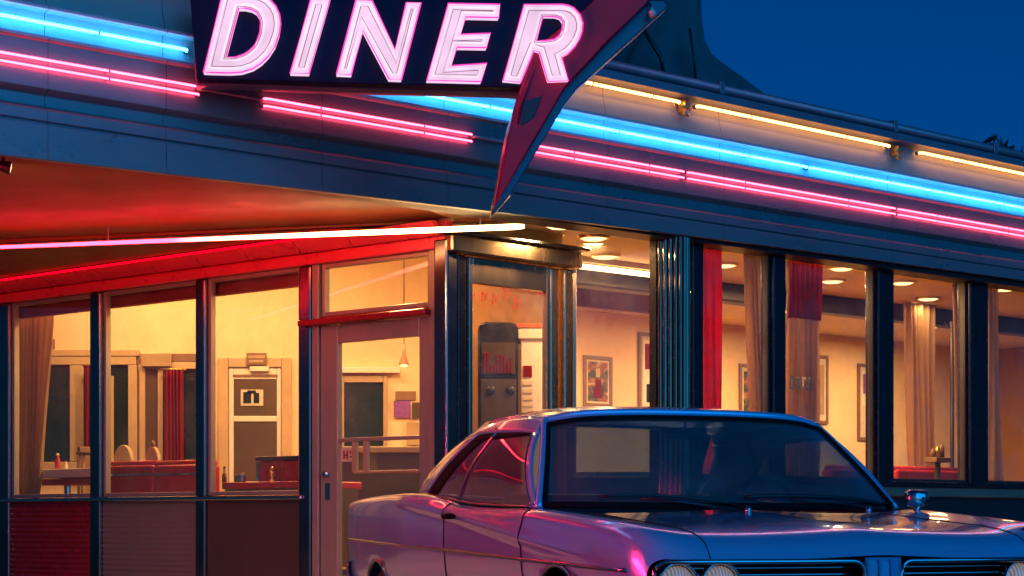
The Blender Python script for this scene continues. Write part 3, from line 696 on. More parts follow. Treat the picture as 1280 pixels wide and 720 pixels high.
# left window tan curtain
d=.36
curtain('tan curtain hanging in the leftmost diner window',FL,tL(24,d),tL(64,d),tL(24,d),tL(47,d),d,ZS-.02,2.06,'curtain_tan')
d=.55
zc0=ZSR-.05; zc1=2.36
def rc(label,x0,x1,y0,y1,d,mat,**k): return curtain(label,FR,sR(x0,d),sR(x1,d),sR(y0,d),sR(y1,d),d,zc0,zc1,mat,**k)
rc('red curtain gathered right beside the fluted chrome column',869,898,876,900,.5,'curtain_red_bright',waves=3)
rc('tan curtain tapering downward left of the second dark post',930,968,946,968,.55,'curtain_tan',waves=4)
rc('tan curtain with a red upper part right of the second dark post',984,1026,984,1022,.52,'curtain_tan',waves=5,band=.74)
rc('narrow tan curtain against the left side of the third dark post',1084,1099,1088,1099,.6,'curtain_tan',waves=2)
rc('pale tan curtain against the left side of the fourth dark post',1192,1216,1200,1216,.6,'curtain_tan',waves=3)
rc('narrow tan curtain right of the fourth dark post',1236,1247,1236,1253,.6,'curtain_tan',waves=2)
rc('wide tan curtain hanging deep in the room between two posts',1130,1168,1138,1170,1.9,'curtain_tan',waves=4)
# interior windows / doors on the left back wall
t=thing('interior_window','cream framed inner window with dark green panes behind the leftmost panes','inner window',(pX(108,BD),BD,H+FLOOR))
m=MB(); fbox(m,BD-.06,40,174,437,445,.055); fbox(m,BD-.05,44,170,445,456,.045)
for a,b in ((44,54),(87,104),(160,171)): fbox(m,BD-.05,a,b,456.5,577,.045)
fbox(m,BD-.08,40,174,577.5,588,.075); m.build('frame',M['trim_cream'],t,bevel=.006)
m=MB(); fbox(m,BD-.02,54,87,456.5,577,.015); fbox(m,BD-.02,104,160,456.5,577,.015); m.build('inner_pane',M['dark_green'],t)
m=MB(); fbox(m,BD-.035,138,142,470,577,.03); m.build('glazing_bar',M['trim_cream'],t)
curtain('red curtain beside the cream jamb of the inner window',FX,pX(106,BD-.15),pX(124,BD-.15),pX(105,BD-.15),pX(122,BD-.15),BD-.15,zX(577,BD-.15),zX(458,BD-.15),'curtain_red',waves=3,amp=.02)
t=thing('wall_sign','small dark upright plaque on the cream wall by the tan curtain','plaque',tuple(P(63,450,BD)))
m=MB(); fbox(m,BD-.03,59,68,424,455,.025); m.build('board',M['brown'],t,bevel=.004)
m=MB(); fbox(m,BD-.034,61,66,428,450,.003); m.build('print',M['tan_mold'],t)
t=thing('interior_doorway','dark doorway with brown header and cream jambs behind the second window','doorway',(pX(215,BD),BD,H+FLOOR))
m=MB(); fbox(m,BD-.10,176,214,441,458,.095); m.build('header_box',M['tan_mold'],t,bevel=.006)
m=MB(); fbox(m,BD-.06,214.5,254,442,452,.055); m.build('header',M['brown'],t,bevel=.004)
m=MB(); fbox(m,BD-.06,203,254,452.5,461,.055); fbox(m,BD-.05,174,181,458.5,577,.045); fbox(m,BD-.05,197,203.5,461.5,577,.045); m.build('frame',M['trim_cream'],t,bevel=.005)
m=MB(); fbox(m,BD-.02,204,256,461.5,620,.015); m.build('dark_opening',M['dark_green'],t)
m=MB(); fbox(m,BD-.02,181.5,196.5,461.5,577,.015); m.build('side_light',M['dark_olive'],t)
curtain('red curtain hanging in the dark inner doorway',FX,pX(205,BD-.12),pX(229,BD-.12),pX(205,BD-.12),pX(229,BD-.12),BD-.12,zX(600,BD-.12),zX(463,BD-.12),'curtain_red',waves=4,amp=.022)
t=thing('interior_door','cream inner door with two dark glazed panels behind the third window','door',(pX(318,BD),BD,H+FLOOR))
m=MB(); fbox(m,BD-.05,273,285,447,660,.045); fbox(m,BD-.05,352,364,447,660,.045); fbox(m,BD-.05,285.3,351.7,447,459,.045); m.build('frame',M['trim_cream'],t,bevel=.008)
m=MB(); fbox(m,BD-.03,286,292,460,660,.025); fbox(m,BD-.03,346,351,460,660,.025); fbox(m,BD-.03,292.2,345.8,460,474,.025); fbox(m,BD-.03,292.2,345.8,520,527,.025); fbox(m,BD-.03,292.2,345.8,602,660,.025); m.build('leaf',M['white'],t,bevel=.006)
m=MB(); fbox(m,BD-.02,292,346,474,520.5,.01); fbox(m,BD-.02,292,346,526.5,602.5,.01); m.build('inner_pane',M['dark_olive'],t)
m=MB(); fbox(m,BD-.04,291,347,468,471,.01); m.build('closer_rail',M['brown'],t)
t=thing('notice_card','small picture card with dark marks on the inner door glass','notice',tuple(P(315,507,BD-.03)))
m=MB(); fbox(m,BD-.028,301,329,487,507,.006); m.build('card',M['paper'],t)
m=MB(); fbox(m,BD-.032,304,314,490,504,.003); fbox(m,BD-.032,317,324,491,504,.003); fbox(m,BD-.032,309,320,488,492,.003); m.build('print',M['dark_green'],t)
t=thing('wall_sign','small brown and purple plaque above the cream inner door','plaque',tuple(P(320,457,BD)))
m=MB(); fbox(m,BD-.09,308,333,441,456,.03); m.build('board',M['brown'],t,bevel=.005)
m=MB(); fbox(m,BD-.094,310,331,444,448,.003); fbox(m,BD-.094,311,329,450,453,.003); m.build('print',M['tan_mold'],t)
m=MB(); fbox(m,BD-.08,312,336,458,464,.06); m.build('ledge',M['white'],t,bevel=.005)
# booths and tables seen over the sill
def FB(tt,dd,z): return FL(tt,dd,z)
def bench(label,pa,pb,ytop,d,ybot=612):
    za=zL(pa,ytop,d); zb_=FLOOR
    a,b=tL(pb,d),tL(pa,d); t=thing('booth_bench',label,'booth seat',tuple(FL((a+b)/2,d,FLOOR)),0,'red vinyl booths')
    m=MB().box(FL,a,b,d,d+.14,FLOOR+.05,za-.035); m.build('backrest',M['vinyl'],t,bevel=.03,seg=4)
    m=MB().tube([FL(a,d+.07,za-.02),FL(b,d+.07,za-.02)],.03,10); m.build('top_roll',M['vinyl'],t,smooth=True)
    m=MB().box(FL,a,b,d-.008,d-.001,za-.135,za-.115); m.build('piping',M['chrome'],t)
    m=MB().box(FL,a,b,d+.145,d+.55,FLOOR+.05,FLOOR+.45); m.build('seat',M['vinyl'],t,bevel=.03)
    return t
bench('red vinyl booth back behind the left half of the second window',131,191,578,.5)
bench('red vinyl booth back behind the right half of the second window',192.5,262,577,.5)
t=thing('table','cream topped table with a thick edge behind the leftmost window','table',tuple(FL(tL(80,.5),.7,FLOOR)))
m=MB().box(FL,tL(122,.4),tL(48,.4),.4,1.0,zL(80,597,.4),zL(80,586,.4)); m.build('tabletop',M['white'],t,bevel=.01)
m=MB().box(FL,tL(118,.5),tL(52,.5),.5,.9,zL(80,606,.4),zL(80,598,.4)); m.build('apron',M['vinyl'],t)
m=MB().tube([FL(tL(85,.7),.7,FLOOR),FL(tL(85,.7),.7,zL(80,606,.4))],.04,12); m.build('leg',M['chrome'],t)
t=thing('chair','dark wooden armchair by the inner window, its arm over the table','chair',tuple(FL(tL(108,1.2),1.2,FLOOR)))
d=1.2; zz=zL(108,566,d)
m=MB().tube([FL(tL(97,d),d,zz),FL(tL(120,d),d,zz-.01)],.022,8); m.build('arm',M['brown'],t,smooth=True)
m=MB()
for q in (99,104,118): m.tube([FL(tL(q,d),d,zz),FL(tL(q,d),d,FLOOR)],.018,8)
m.build('leg',M['brown'],t,smooth=True)
m=MB().box(FL,tL(119,d),tL(97,d),d,d+.4,FLOOR+.42,FLOOR+.47); m.build('seat',M['brown'],t,bevel=.01)
m=MB().box(FL,tL(100,d),tL(96,d),d,d+.4,FLOOR+.47,zz+.07); m.build('backrest',M['brown'],t,bevel=.01)
for x0,x1,y0,lab in ((142,163,556,'rounded cream chair back above the left red booth'),(181,197,558,'rounded cream chair back left of the red inner curtain')):
    d=1.0; t=thing('chair',lab,'chair',tuple(FL(tL((x0+x1)/2,d),d,FLOOR)),0,'rounded cream chairs')
    a,b=tL(x1,d),tL(x0,d); c=(a+b)/2; hw=(b-a)/2; z1=zL((x0+x1)/2,y0,d)
    pts=[FL(c+hw*math.cos(th),d,z1-.16+.16*math.sin(th)) for th in [math.pi*k/12 for k in range(13)]]+[FL(c-hw,d,z1-.5),FL(c+hw,d,z1-.5)]
    MB().prism(pts,tuple(li*.05)).build('backrest',M['tan_mold'],t,bevel=.01)
    m=MB().box(FL,a,b,d+.06,d+.42,FLOOR+.42,FLOOR+.47); m.build('seat',M['tan_mold'],t,bevel=.012)
    for q in (a+.02,b-.02):
        for e in (.05,.4): MB().tube([FL(q,d+e,FLOOR),FL(q,d+e,FLOOR+.42)],.016,8).build('leg',M['brown'],t)
    if x0>170: MB().lathe([(0,0),(.022,.005),(.026,.03),(.018,.05),(0,.06)],FL(c,d+.02,z1),(0,0,1),12).build('finial',M['brown'],t,smooth=True)
t=thing('counter','glossy red counter top behind the third window','counter',tuple(FL(tL(330,.5),.5,FLOOR)))
m=MB().box(FL,tL(388,.3),tL(277,.3),.3,.95,zL(330,611,.3),zL(330,602,.3)); m.build('countertop',M['vinyl'],t,bevel=.012)
m=MB().box(FL,tL(388,.3),tL(277,.3),.34,.9,FLOOR,zL(330,611.2,.3)); m.build('base',M['dark_panel'],t)
d=.5; zc_=zL(330,602,.3)
t=thing('cash_box','red box with a dark lid standing on the red counter','box',tuple(FL(tL(352,d),d,zc_)))
m=MB().box(FL,tL(386,d),tL(322,d),d,d+.3,zc_,zL(352,576,d)); m.build('body',M['red_enamel'],t,bevel=.012)
m=MB().box(FL,tL(388,d),tL(320,d),d-.015,d+.315,zL(352,576,d)+.002,zL(352,570,d)); m.build('lid',M['black'],t,bevel=.008)
m=MB().box(FL,tL(325,d),tL(321,d),d-.01,d-.002,zc_+.02,zL(352,577,d)); m.build('edge_strip',M['chrome'],t)
d=.42
t=thing('figurine','little yellow figurine standing before the red box','figurine',tuple(FL(tL(340,d),d,zc_)))
m=MB().lathe([(0,0),(.028,.0),(.026,.012),(.012,.03),(.02,.06),(.022,.08),(.01,.098),(0,.099)],FL(tL(340,d),d,zc_),(0,0,1),14); m.build('body',M['gold'],t,smooth=True)
m=MB().lathe([(0,0),(.014,.006),(.018,.02),(.012,.036),(0,.04)],FL(tL(340,d),d,zc_+.097),(0,0,1),12); m.build('head',M['gold'],t,smooth=True)
t=thing('bottle','small dark bottle at the left end of the red counter','bottle',tuple(FL(tL(279,d),d,zc_)))
m=MB().lathe([(0,0),(.022,0),(.022,.07),(.009,.095),(.009,.13),(0,.131)],FL(tL(280.5,d),d,zc_),(0,0,1),14); m.build('glass_body',M['brown'],t,smooth=True)
m=MB().lathe([(0,0),(.011,0),(.011,.016),(0,.017)],FL(tL(280.5,d),d,zc_+.131),(0,0,1),10); m.build('cap',M['black'],t)
def shaker(label,fr,tt,d,z,k,h,r=.022):
    o=fr(tt,d,z); t=thing(('ketchup_bottle','salt_shaker','napkin_holder')[k],label,('bottle','shaker','napkin holder')[k],tuple(o))
    if k==2:
        MB().box(fr,tt-.05,tt+.05,d-.03,d+.03,z,z+h).build('case',M['chrome'],t,bevel=.008); MB().box(fr,tt-.042,tt+.042,d-.012,d+.012,z+h-.01,z+h+.02).build('napkins',M['paper'],t)
    else:
        MB().lathe([(0,0),(r,0),(r*1.05,h*.5),(r*.5,h*.78),(r*.45,h*.86),(0,h*.86)],o,(0,0,1),14).build('vessel',M['vinyl'] if k==0 else M['paper'],t,smooth=True)
        MB().lathe([(0,0),(r*.6,0),(r*.5,h*.13),(0,h*.14)],o+Vector((0,0,h*.86)),(0,0,1),12).build('cap',M['white'] if k==0 else M['chrome'],t,smooth=True)
zq_=zL(80,586,.4)
shaker('red ketchup bottle on the cream table behind the tan curtain window',FL,tL(72,.6),.6,zq_,0,.17,.028)
shaker('small shaker on the cream table beside the ketchup bottle',FL,tL(82,.6),.6,zq_,1,.09)
shaker('chrome napkin holder at the end of the red counter near the small bottle',FL,tL(300,.42),.42,zc_,2,.07)
# seen through the door
t=thing('interior_window','dark green framed window on the wall seen through the entrance door','inner window',tuple(P(456,560,BD)))
m=MB(); 
for a,b,c,e in ((425,430,470,640),(479,484.5,470,640),(430.2,478.8,470,478)): fbox(m,BD-.05,a,b,c,e,.045)
m.build('frame',M['tan_mold'],t,bevel=.006)
m=MB(); fbox(m,BD-.02,430,479,478,640,.012); m.build('pane',M['dark_green'],t)
m=MB(); fbox(m,BD-.10,420,500,459,466,.095); m.build('pelmet_shelf',M['white'],t,bevel=.006)
t=thing('pendant_lamp','small hanging lamp with a dark shade seen through the door','lamp',tuple(P(505,428,17.5)))
m=MB().lathe([(.0,.21),(.014,.2),(.022,.1),(.05,.02),(.055,0)],P(505,456,17.5),(0,0,1),16); m.build('shade',M['brown'],t,smooth=True)
m=MB().lathe([(0,-.015),(.03,-.01),(.04,.004),(0,.02)],P(505,457,17.5),(0,0,1),12); m.build('bulb',M['lamp'],t,smooth=True)
pq=P(505,456,17.5); m=MB().tube([pq+Vector((0,0,.2)),Vector((pq.x,pq.y,H+CH))],.006,6); m.build('cord',M['black'],t)
t=thing('poster','purple and brown flyers pinned up behind the door glass','poster',tuple(P(510,525,BD-.1)))
m=MB(); fbox(m,BD-.02,494,520,489,500,.01); m.build('brown_sheet',M['brown'],t)
m=MB(); fbox(m,BD-.03,492,513,501,522,.008); m.build('purple_sheet',M['purple'],t)
m=MB(); fbox(m,BD-.03,515,525,503,523,.008); m.build('photo_sheet',M['dark_olive'],t)
m=MB(); fbox(m,BD-.03,508,526,528,556,.008); m.build('green_sheet',M['tan_mold'],t)
t=thing('service_counter','dark low counter with pale edge inside the entrance door','counter',tuple(P(476,700,16.6)))
m=MB(); fbox(m,16.6,398,541,558,566,.5); m.build('countertop',M['tan_mold'],t,bevel=.01)
m=MB(); fbox(m,16.65,400,540,566.5,745,.45); m.build('base',M['dark_panel'],t)
# behind vestibule glass
D1=16.6
t=thing('vending_cabinet','tall dark rounded cabinet with two round ports behind the vestibule glass','cabinet',tuple(P(623,650,D1).xy)+(H+FLOOR,))
pl=[(597,760),(648,760),(648,412),(645,405),(638,402.5),(606,402),(599,405),(597,412)]
MB().prism([P(x,y if y<700 else 650-FLOOR*F/D1,D1) for x,y in pl],(0,.45,0)).build('body',M['dark_post'],t,bevel=.02,seg=3)
m=MB(); fbox(m,D1-.015,602,644,428,468,.012); m.build('display',M['dark_olive'],t,bevel=.004)
m=MB(); fbox(m,D1-.015,601,645,474,560,.012); m.build('lower_face',M['dark_olive'],t,bevel=.004)
for x in (613.5,638): 
    m=MB().lathe([(.0,-.02),(.035,-.02),(.045,-.006),(.045,0)],P(x,488,D1-.015),(0,1,0),18); m.build('port',M['black'],t,smooth=True)
m=MB(); rr=random.Random(2)
for i in range(9):
    x=605+i*4.2; h=rr.uniform(10,26); fbox(m,D1-.03,x,x+2.4,466-h,466,.012)
m.build('bottle',M['curtain_red'],t)
t=thing('wall_cabinet','pale narrow cabinet with an orange top and red label behind the vestibule glass','cabinet',tuple(P(665,650,D1).xy)+(H+FLOOR,))
m=MB(); fbox(m,D1,651,678,424,650-FLOOR*F/D1,.4); m.build('body',M['white'],t,bevel=.01)
m=MB(); fbox(m,D1-.03,648,682,410,423.7,.45); m.build('cornice',M['white'],t,bevel=.012)
m=MB(); fbox(m,D1-.04,646,683,404,409.7,.47); m.build('top',pm('orange_enamel',(.6,.12,.03),.4),t,bevel=.006)
m=MB(); fbox(m,D1-.012,654,665,457,471,.01); m.build('red_label',M['curtain_red'],t)
m=MB()
for y in (476,486,495,503,511): fbox(m,D1-.012,653,666,y,y+5,.01)
m.build('shelf_label',M['paper'],t)
t=thing('red_script','thin red glowing squiggle on the amber wall above the cabinets','neon sign',tuple(P(630,375,17.15)))  # red emissive strokes for illegible lettering
rr=random.Random(11); m=MB(); x=584
for i in range(7):
    y0=rr.uniform(356,368); hgt=rr.uniform(8,20); w=rr.uniform(6,12)
    m.tube([P(x,y0+hgt,17.12),P(x+w*.15,y0+2,17.12),P(x+w*.4,y0+hgt*.5,17.12)],.006,6); m.tube([P(x+w*.62,y0+hgt*.9,17.12),P(x+w*.85,y0+hgt*.3,17.12)],.006,6); x+=w+4+rr.uniform(0,5)
m.build('script_stroke',M['n_script'],t,smooth=True)
# pictures on the right back wall
def picture(label,x0,x1,y0,y1,art,d=BW):
    d-=.03; s0,s1=sR(x0,d),sR(x1,d); pc=FR((s0+s1)/2,d,0); xm=(x0+x1)/2; z1=zR(xm,y0,d); z0=zR(xm,y1,d)
    t=thing('picture',label,'picture',tuple(FR((s0+s1)/2,d,z0)),0,'framed pictures on the back wall')
    fw=.045; m=MB(); m.box(FR,s0,s0+fw,d,d+.028,z0,z1); m.box(FR,s1-fw,s1,d,d+.028,z0,z1); m.box(FR,s0+fw,s1-fw,d,d+.028,z1-fw,z1); m.box(FR,s0+fw,s1-fw,d,d+.028,z0,z0+fw); m.build('frame',M['brown'],t,bevel=.006)
    m=MB().box(FR,s0+fw,s1-fw,d+.012,d+.026,z0+fw,z1-fw); m.build('mount',M['paper'],t)
    w=s1-s0-2*fw; h=z1-z0-2*fw
    for i,(u0,u1,v0,v1,mt) in enumerate(art):
        MB().box(FR,s0+fw+w*u0,s0+fw+w*u1,d+.006-.001*i,d+.0115-.001*i,z0+fw+h*v0,z0+fw+h*v1).build('print',M[mt],t)
picture('framed picture with a red and green scene right of the vestibule',730,766,445,509,[(.08,.92,.05,.95,'art'),(.3,.7,.12,.38,'curtain_red'),(.38,.62,.38,.55,'curtain_red'),(.4,.58,.6,.8,'tan_mold')])
picture('tall framed red picture half hidden by the fluted column',799,826,416,517,[(.1,.9,.05,.95,'white'),(.2,.9,.55,.9,'curtain_red'),(.3,.9,.1,.35,'dark_green')])
picture('pale framed picture beside the tapering tan curtain',925,948,455,524,[(.15,.85,.08,.92,'art')])
picture('thin framed picture beside the red topped curtain',1019,1036,444,530,[(.2,.8,.1,.9,'tan_mold')])
picture('tall framed picture with pale lower sheet left of the third post',1073,1096,455,551,[(.15,.85,.45,.95,'white'),(.2,.8,.62,.9,'purple'),(.2,.8,.05,.4,'paper')])
# faint lettering on the window glass
fc=bpy.data.curves.new('decal','FONT'); fc.body='DINER'; fc.size=.16; fc.extrude=.001; fc.align_x='CENTER'
tmp=bpy.data.objects.new('tmp',fc); COL.objects.link(tmp); dg=bpy.context.evaluated_depsgraph_get(); dg.update(); me=bpy.data.meshes.new_from_object(tmp.evaluated_get(dg)); bpy.data.objects.remove(tmp)
ws=[v.co.x for v in me.vertices]; wpx=sR(1017,.24)-sR(987,.24); k=wpx/(max(ws)-min(ws)); me.transform(Matrix.Diagonal((k,1,1,1)))
dc=bpy.data.objects.new('window_lettering',me); COL.objects.link(dc); me.materials.append(M['tan_mold'])
dc.location=FR(sR(1002,.243),.243,zR(1002,487,.243)); dc.rotation_euler=(R(90),0,math.atan2(r_.y,r_.x))
tag(dc,'faint pale lettering on the window glass over the red topped curtain','lettering')
# booths in the right room
def rbench(label,x0,x1,y,d):
    s0,s1=sR(x0,d),sR(x1,d); z1=zR((x0+x1)/2,y,d); t=thing('booth_bench',label,'booth seat',tuple(FR((s0+s1)/2,d,FLOOR)),0,'red vinyl booths')
    m=MB().box(FR,s0,s1,d,d+.14,FLOOR+.05,z1-.03); m.build('backrest',M['vinyl'],t,bevel=.03,seg=4)
    m=MB().tube([FR(s0,d+.07,z1-.02),FR(s1,d+.07,z1-.02)],.028,10); m.build('top_roll',M['vinyl'],t,smooth=True)
    m=MB().box(FR,s0,s1,d+.145,d+.55,FLOOR+.05,FLOOR+.45); m.build('seat',M['vinyl'],t,bevel=.03)
rbench('dark red booth back low in the window between third and fourth posts',1122,1206,584,1.2)
rbench('dark red booth back beside the picture left of the third post',1040,1090,582,1.2)
t=thing('coat_stand','thin dark upright coat stand behind the right windows','coat stand',tuple(FR(sR(1190,1.6),1.6,FLOOR)))
s=sR(1190,1.6); m=MB().tube([FR(s,1.6,FLOOR),FR(s,1.6,zR(1190,402,1.6))],.022,10); m.build('pole',M['beam'],t,smooth=True)
m=MB().lathe([(.16,0),(.16,.015),(.03,.04),(.0,.05)],FR(s,1.6,FLOOR),(0,0,1),18); m.build('base',M['beam'],t,smooth=True)
m=MB(); 
for k in range(4):
    a=k*math.pi/2; p=FR(s,1.6,zR(1190,408,1.6)); m.tube([p,p+Vector((math.cos(a)*.05,math.sin(a)*.05,.0)),p+Vector((math.cos(a)*.08,math.sin(a)*.08,.05))],.008,6)
m.build('hook',M['beam'],t)
d=.9; t=thing('condiment_stand','small dark condiment stand on the sill beside the coat stand','condiment stand',tuple(FR(sR(1170,d),d,ZSR)))
s=sR(1172,d); zt_=zR(1172,572,d)
m=MB().box(FR,s-.12,s+.12,d-.08,d+.08,zt_-.05,zt_); m.build('tray',M['brown'],t,bevel=.006)
for k,q in enumerate((-.07,0,.07)):
    m=MB().lathe([(0,0),(.026,0),(.026,.06+.02*k),(.01,.09+.02*k),(0,.1+.02*k)],FR(s+q,d,zt_),(0,0,1),12); m.build('jar',M['brown' if k!=1 else 'gold'],t,smooth=True)
m=MB().tube([FR(s,d,FLOOR),FR(s,d,zt_-.05)],.03,10); m.build('stem',M['beam'],t)

# ------------------------------------------------------------------ ceiling lamps
def area(name,loc,power,col,size,parent,rot=(0,0,0)):
    L=bpy.data.lights.new(name,'AREA'); L.shape='DISK'; L.size=size; L.energy=power; L.color=col
    o=bpy.data.objects.new(name,L); COL.objects.link(o); o.location=loc; o.rotation_euler=rot; o.parent=parent; return o
def lamp(label,x,y,z,power,r=.11,group='flush ceiling lamps'):
    t=thing('ceiling_lamp',label,'ceiling lamp',(x,y,z),0,group)
    m=MB().lathe([(r+.025,.0),(r+.03,-.012),(r+.012,-.022),(r,-.016)],(0,0,0),(0,0,1),24); m.build('ring',M['gold'],t,smooth=True,local=True)
    m=MB().lathe([(r,-.016),(r*.7,-.03),(0.001,-.036)],(0,0,0),(0,0,1),24); m.build('diffuser',M['lamp'],t,smooth=True,local=True)
    if power: area('lamp_light',(0,0,-.07),power*1.9,(1,.565,.225),r*1.8,t)
WC=(1,.60,.24)
def clampx(px_,py_,z): Dd=z*F/(HY-py_); p=P(px_,py_,Dd); return p.x,p.y
x,y=clampx(742,296,SOF-.002); lamp('lit ceiling lamp under the soffit nearest the arrow tip',x,y,H+SOF-.001,14)
x,y=clampx(700,281,SOF-.002); lamp('lit soffit lamp above the vestibule cornice',x,y,H+SOF-.001,14)
CL=CE-.001
for (px_,py_,lab) in ((757,319,'lit ceiling lamp above the window between vestibule and column'),(905,330,'lit ceiling lamp beside the red curtain'),(1040,350,'lit ceiling lamp below and right of the red topped curtain'),(1052,334,'lit ceiling lamp nearer the glass left of the third post'),(1128,352,'lit ceiling lamp just right of the third post'),(1160,372,'dim lamp above the dark beam between the posts'),(1256,360,'lit ceiling lamp at the far right')):
    x,y=clampx(px_,py_,CL); lamp(lab,x,y,H+CL,4 if px_>1100 else 34)
for px_,dd,lab in ((110,1.3,'ceiling lamp over the tables behind the leftmost window'),(240,1.8,'ceiling lamp over the red booths'),(340,2.2,'ceiling lamp over the red counter'),(470,1.9,'ceiling lamp just inside the entrance door')):
    p=FL(tL(px_,dd),dd,CL); lamp(lab,p.x,p.y,H+CH-.001,100 if px_>400 else 27)
for s_,dd,lab in ((1.5,3.7,'rear ceiling lamp behind the bulkhead near the column'),(4.5,3.5,'rear ceiling lamp behind the dark beam, nearer the column'),(7.2,3.5,'rear ceiling lamp behind the dark beam, at the far end')):
    p=FR(s_+2.2,dd,CL); lamp(lab,p.x,p.y,H+CL,66)
p=(C0+E0)/2+vi*.9; lamp('ceiling lamp inside the glazed vestibule',p.x,p.y,H+CH-.001,14)
# strip light under the right hand soffit
s0,s1=sR(712,1.9),sR(835,1.9)
t=thing('strip_light','warm strip light on the ceiling seen between vestibule and column','strip light',tuple(FR(s0,1.9,CE)),0)
MB().tube([FR(s0,1.9,2.33),FR(s1,1.9,2.33)],.024,10).build('tube',M['n_warm'],t,smooth=True)
MB().box(FR,s0,s1,1.87,1.93,2.37,CE-.003).build('housing',M['tan_mold'],t)
for i,(x0,x1) in enumerate(zip(posts[:4],posts[1:5])):  # hidden strip lights, added to warm the curtain fronts
    s0,s1=sR(x0[1],.32)+.05,sR(x1[0],.32)-.05
    lab=('between the fluted column and the second dark post','between the second and third dark posts','between the third and fourth dark posts','beyond the fourth dark post')[i]
    t=thing('strip_light','added window head light for the curtains '+lab,'strip light',tuple(FR(s0,.32,2.40)),0,'added lights along the window heads')
    MB().tube([FR(s0,.325,2.398),FR(s1,.325,2.398)],.011,8).build('tube',M['n_warm'],t,smooth=True)
    MB().box(FR,s0-.02,s1+.02,.31,.34,2.410,2.418).build('housing',M['tan_mold'],t)
# spotlight at the left end of the soffit
x,y=clampx(4,212,2.25); 
t=thing('spotlight','small dark spotlight lit under the canopy edge at the far left','spotlight',(x,y,H+SOF))
m=MB().tube([(x,y,H+SOF),(x,y,H+SOF-.08)],.012,8); m.build('stem',M['black'],t)
m=MB().lathe([(0,-.05),(.025,-.05),(.035,0),(.045,.05)],(x,y,H+SOF-.1),(.8,.2,-.15),14); m.build('can',M['black'],t,smooth=True)
m=MB().lathe([(0,.052),(.02,.05),(.043,.046)],(x,y,H+SOF-.1),(.8,.2,-.15),14); m.build('bulb',M['lamp'],t,smooth=True)

area('spot_beam',(.02,0,-.18),40,(1,.55,.22),.09,t,(R(25),R(10),0))
# ------------------------------------------------------------------ car
TH=R(19)
CAR=thing('parked_car','blue sixties two door hardtop parked before the diner, neon glinting on its paint','car',(1.49,7.2,0),TH)
def T(*p): return [tuple(x) for x in p]
Wt=T((0,.985),(.05,1.0),(.15,1.02),(.35,1.04),(.8,1.05),(1.35,1.05),(2.0,1.035),(2.7,1.02),(3.2,1.035),(3.6,1.05),(4.2,1.045),(4.7,1.035),(4.95,1.02))
ZC=T((-.01,.70),(.0,.705),(.05,.775),(.15,.82),(.35,.85),(.8,.882),(1.35,.912),(2.0,.92),(2.6,.94),(3.1,.995),(3.6,1.015),(4.2,1.01),(4.75,.995),(4.95,.985))
ZH=T((-.01,.70),(.0,.705),(.05,.768),(.15,.806),(.35,.832),(.8,.862),(1.35,.90),(2.0,.92),(2.6,.94),(3.1,.97),(3.6,.985),(4.2,.975),(4.75,.935),(4.95,.90))
def section(a):
    w=cat_rom(Wt,a); zc=cat_rom(ZC,a); zh=cat_rom(ZH,a); lo=.22
    if a<.5: fr=[0,.04,.12,.28,.5,.7,.88,1]
    else: fr=[0,.03,.095,.27,.47,.66,.86,1]
    hp=[(0,zh+.012),(.22,zh+.004),(.48,zh-.004),(.72,(zh+zc)/2-.012),(w-.14,zc-.004),(w-.062,zc)]
    so=[-.062,-.022,-.006,0,-.010,-.03,-.075,-.13]
    pts=hp+[(w+so[i],zc-(zc-lo)*fr[i]) for i in range(1,8)]
    out=[]
    for v,z in pts:
        u=v/w
        ya=a-.05*(1-u*u)*math.exp(-a/.4)+.10*max(0,u)**8*math.exp(-a/.25)
        out.append(Vector((v,ya,z)))
    return out
NQ=12
def body(a,q,side=1):
    s=section(a); i=min(int(q),NQ-1); t=q-i
    p1,p2=s[i],s[i+1]; p0=s[i-1] if i>0 else Vector((-s[1].x,s[1].y,s[1].z)); p3=s[i+2] if i+2<=NQ else 2*p2-p1
    p=.5*((2*p1)+(p2-p0)*t+(2*p0-5*p1+4*p2-p3)*t*t+(3*p1-p0-3*p2+p3)*t**3)
    if q>5.6 and .55<a<3.75:
        t_=(a-.75)/(3.45-.75); zl=.715+(.955-.715)*t_; e_=min(1,max(0,(a-.55)/.6),max(0,(3.75-a)/.5))
        dz=(p.z-zl); p=Vector((p.x+.016*e_*(math.exp(-(dz/.05)**2) if dz>0 else math.exp(-(dz/.022)**2)),p.y,p.z))
    return Vector((p.x*side,p.y,p.z))
avals=[0,.012,.03,.055,.09,.13,.18,.24,.31,.4]; x=.5
while x<4.6: avals.append(x); x+=.075
avals+=[4.66,4.74,4.8,4.86,4.91,4.95]
qs=[i*.25 for i in range(24)]+[6+i*.1 for i in range(31)]+[9.25+i*.25 for i in range(12)]
WF,WR=(.92,.315,.345),(4.12,.30,.315)   # wheel centre a, z, arch radius
m=MB(); nq=len(qs); assert abs(qs[-1]-NQ)<1e-6
CAB0,CAB1=1.36,3.58
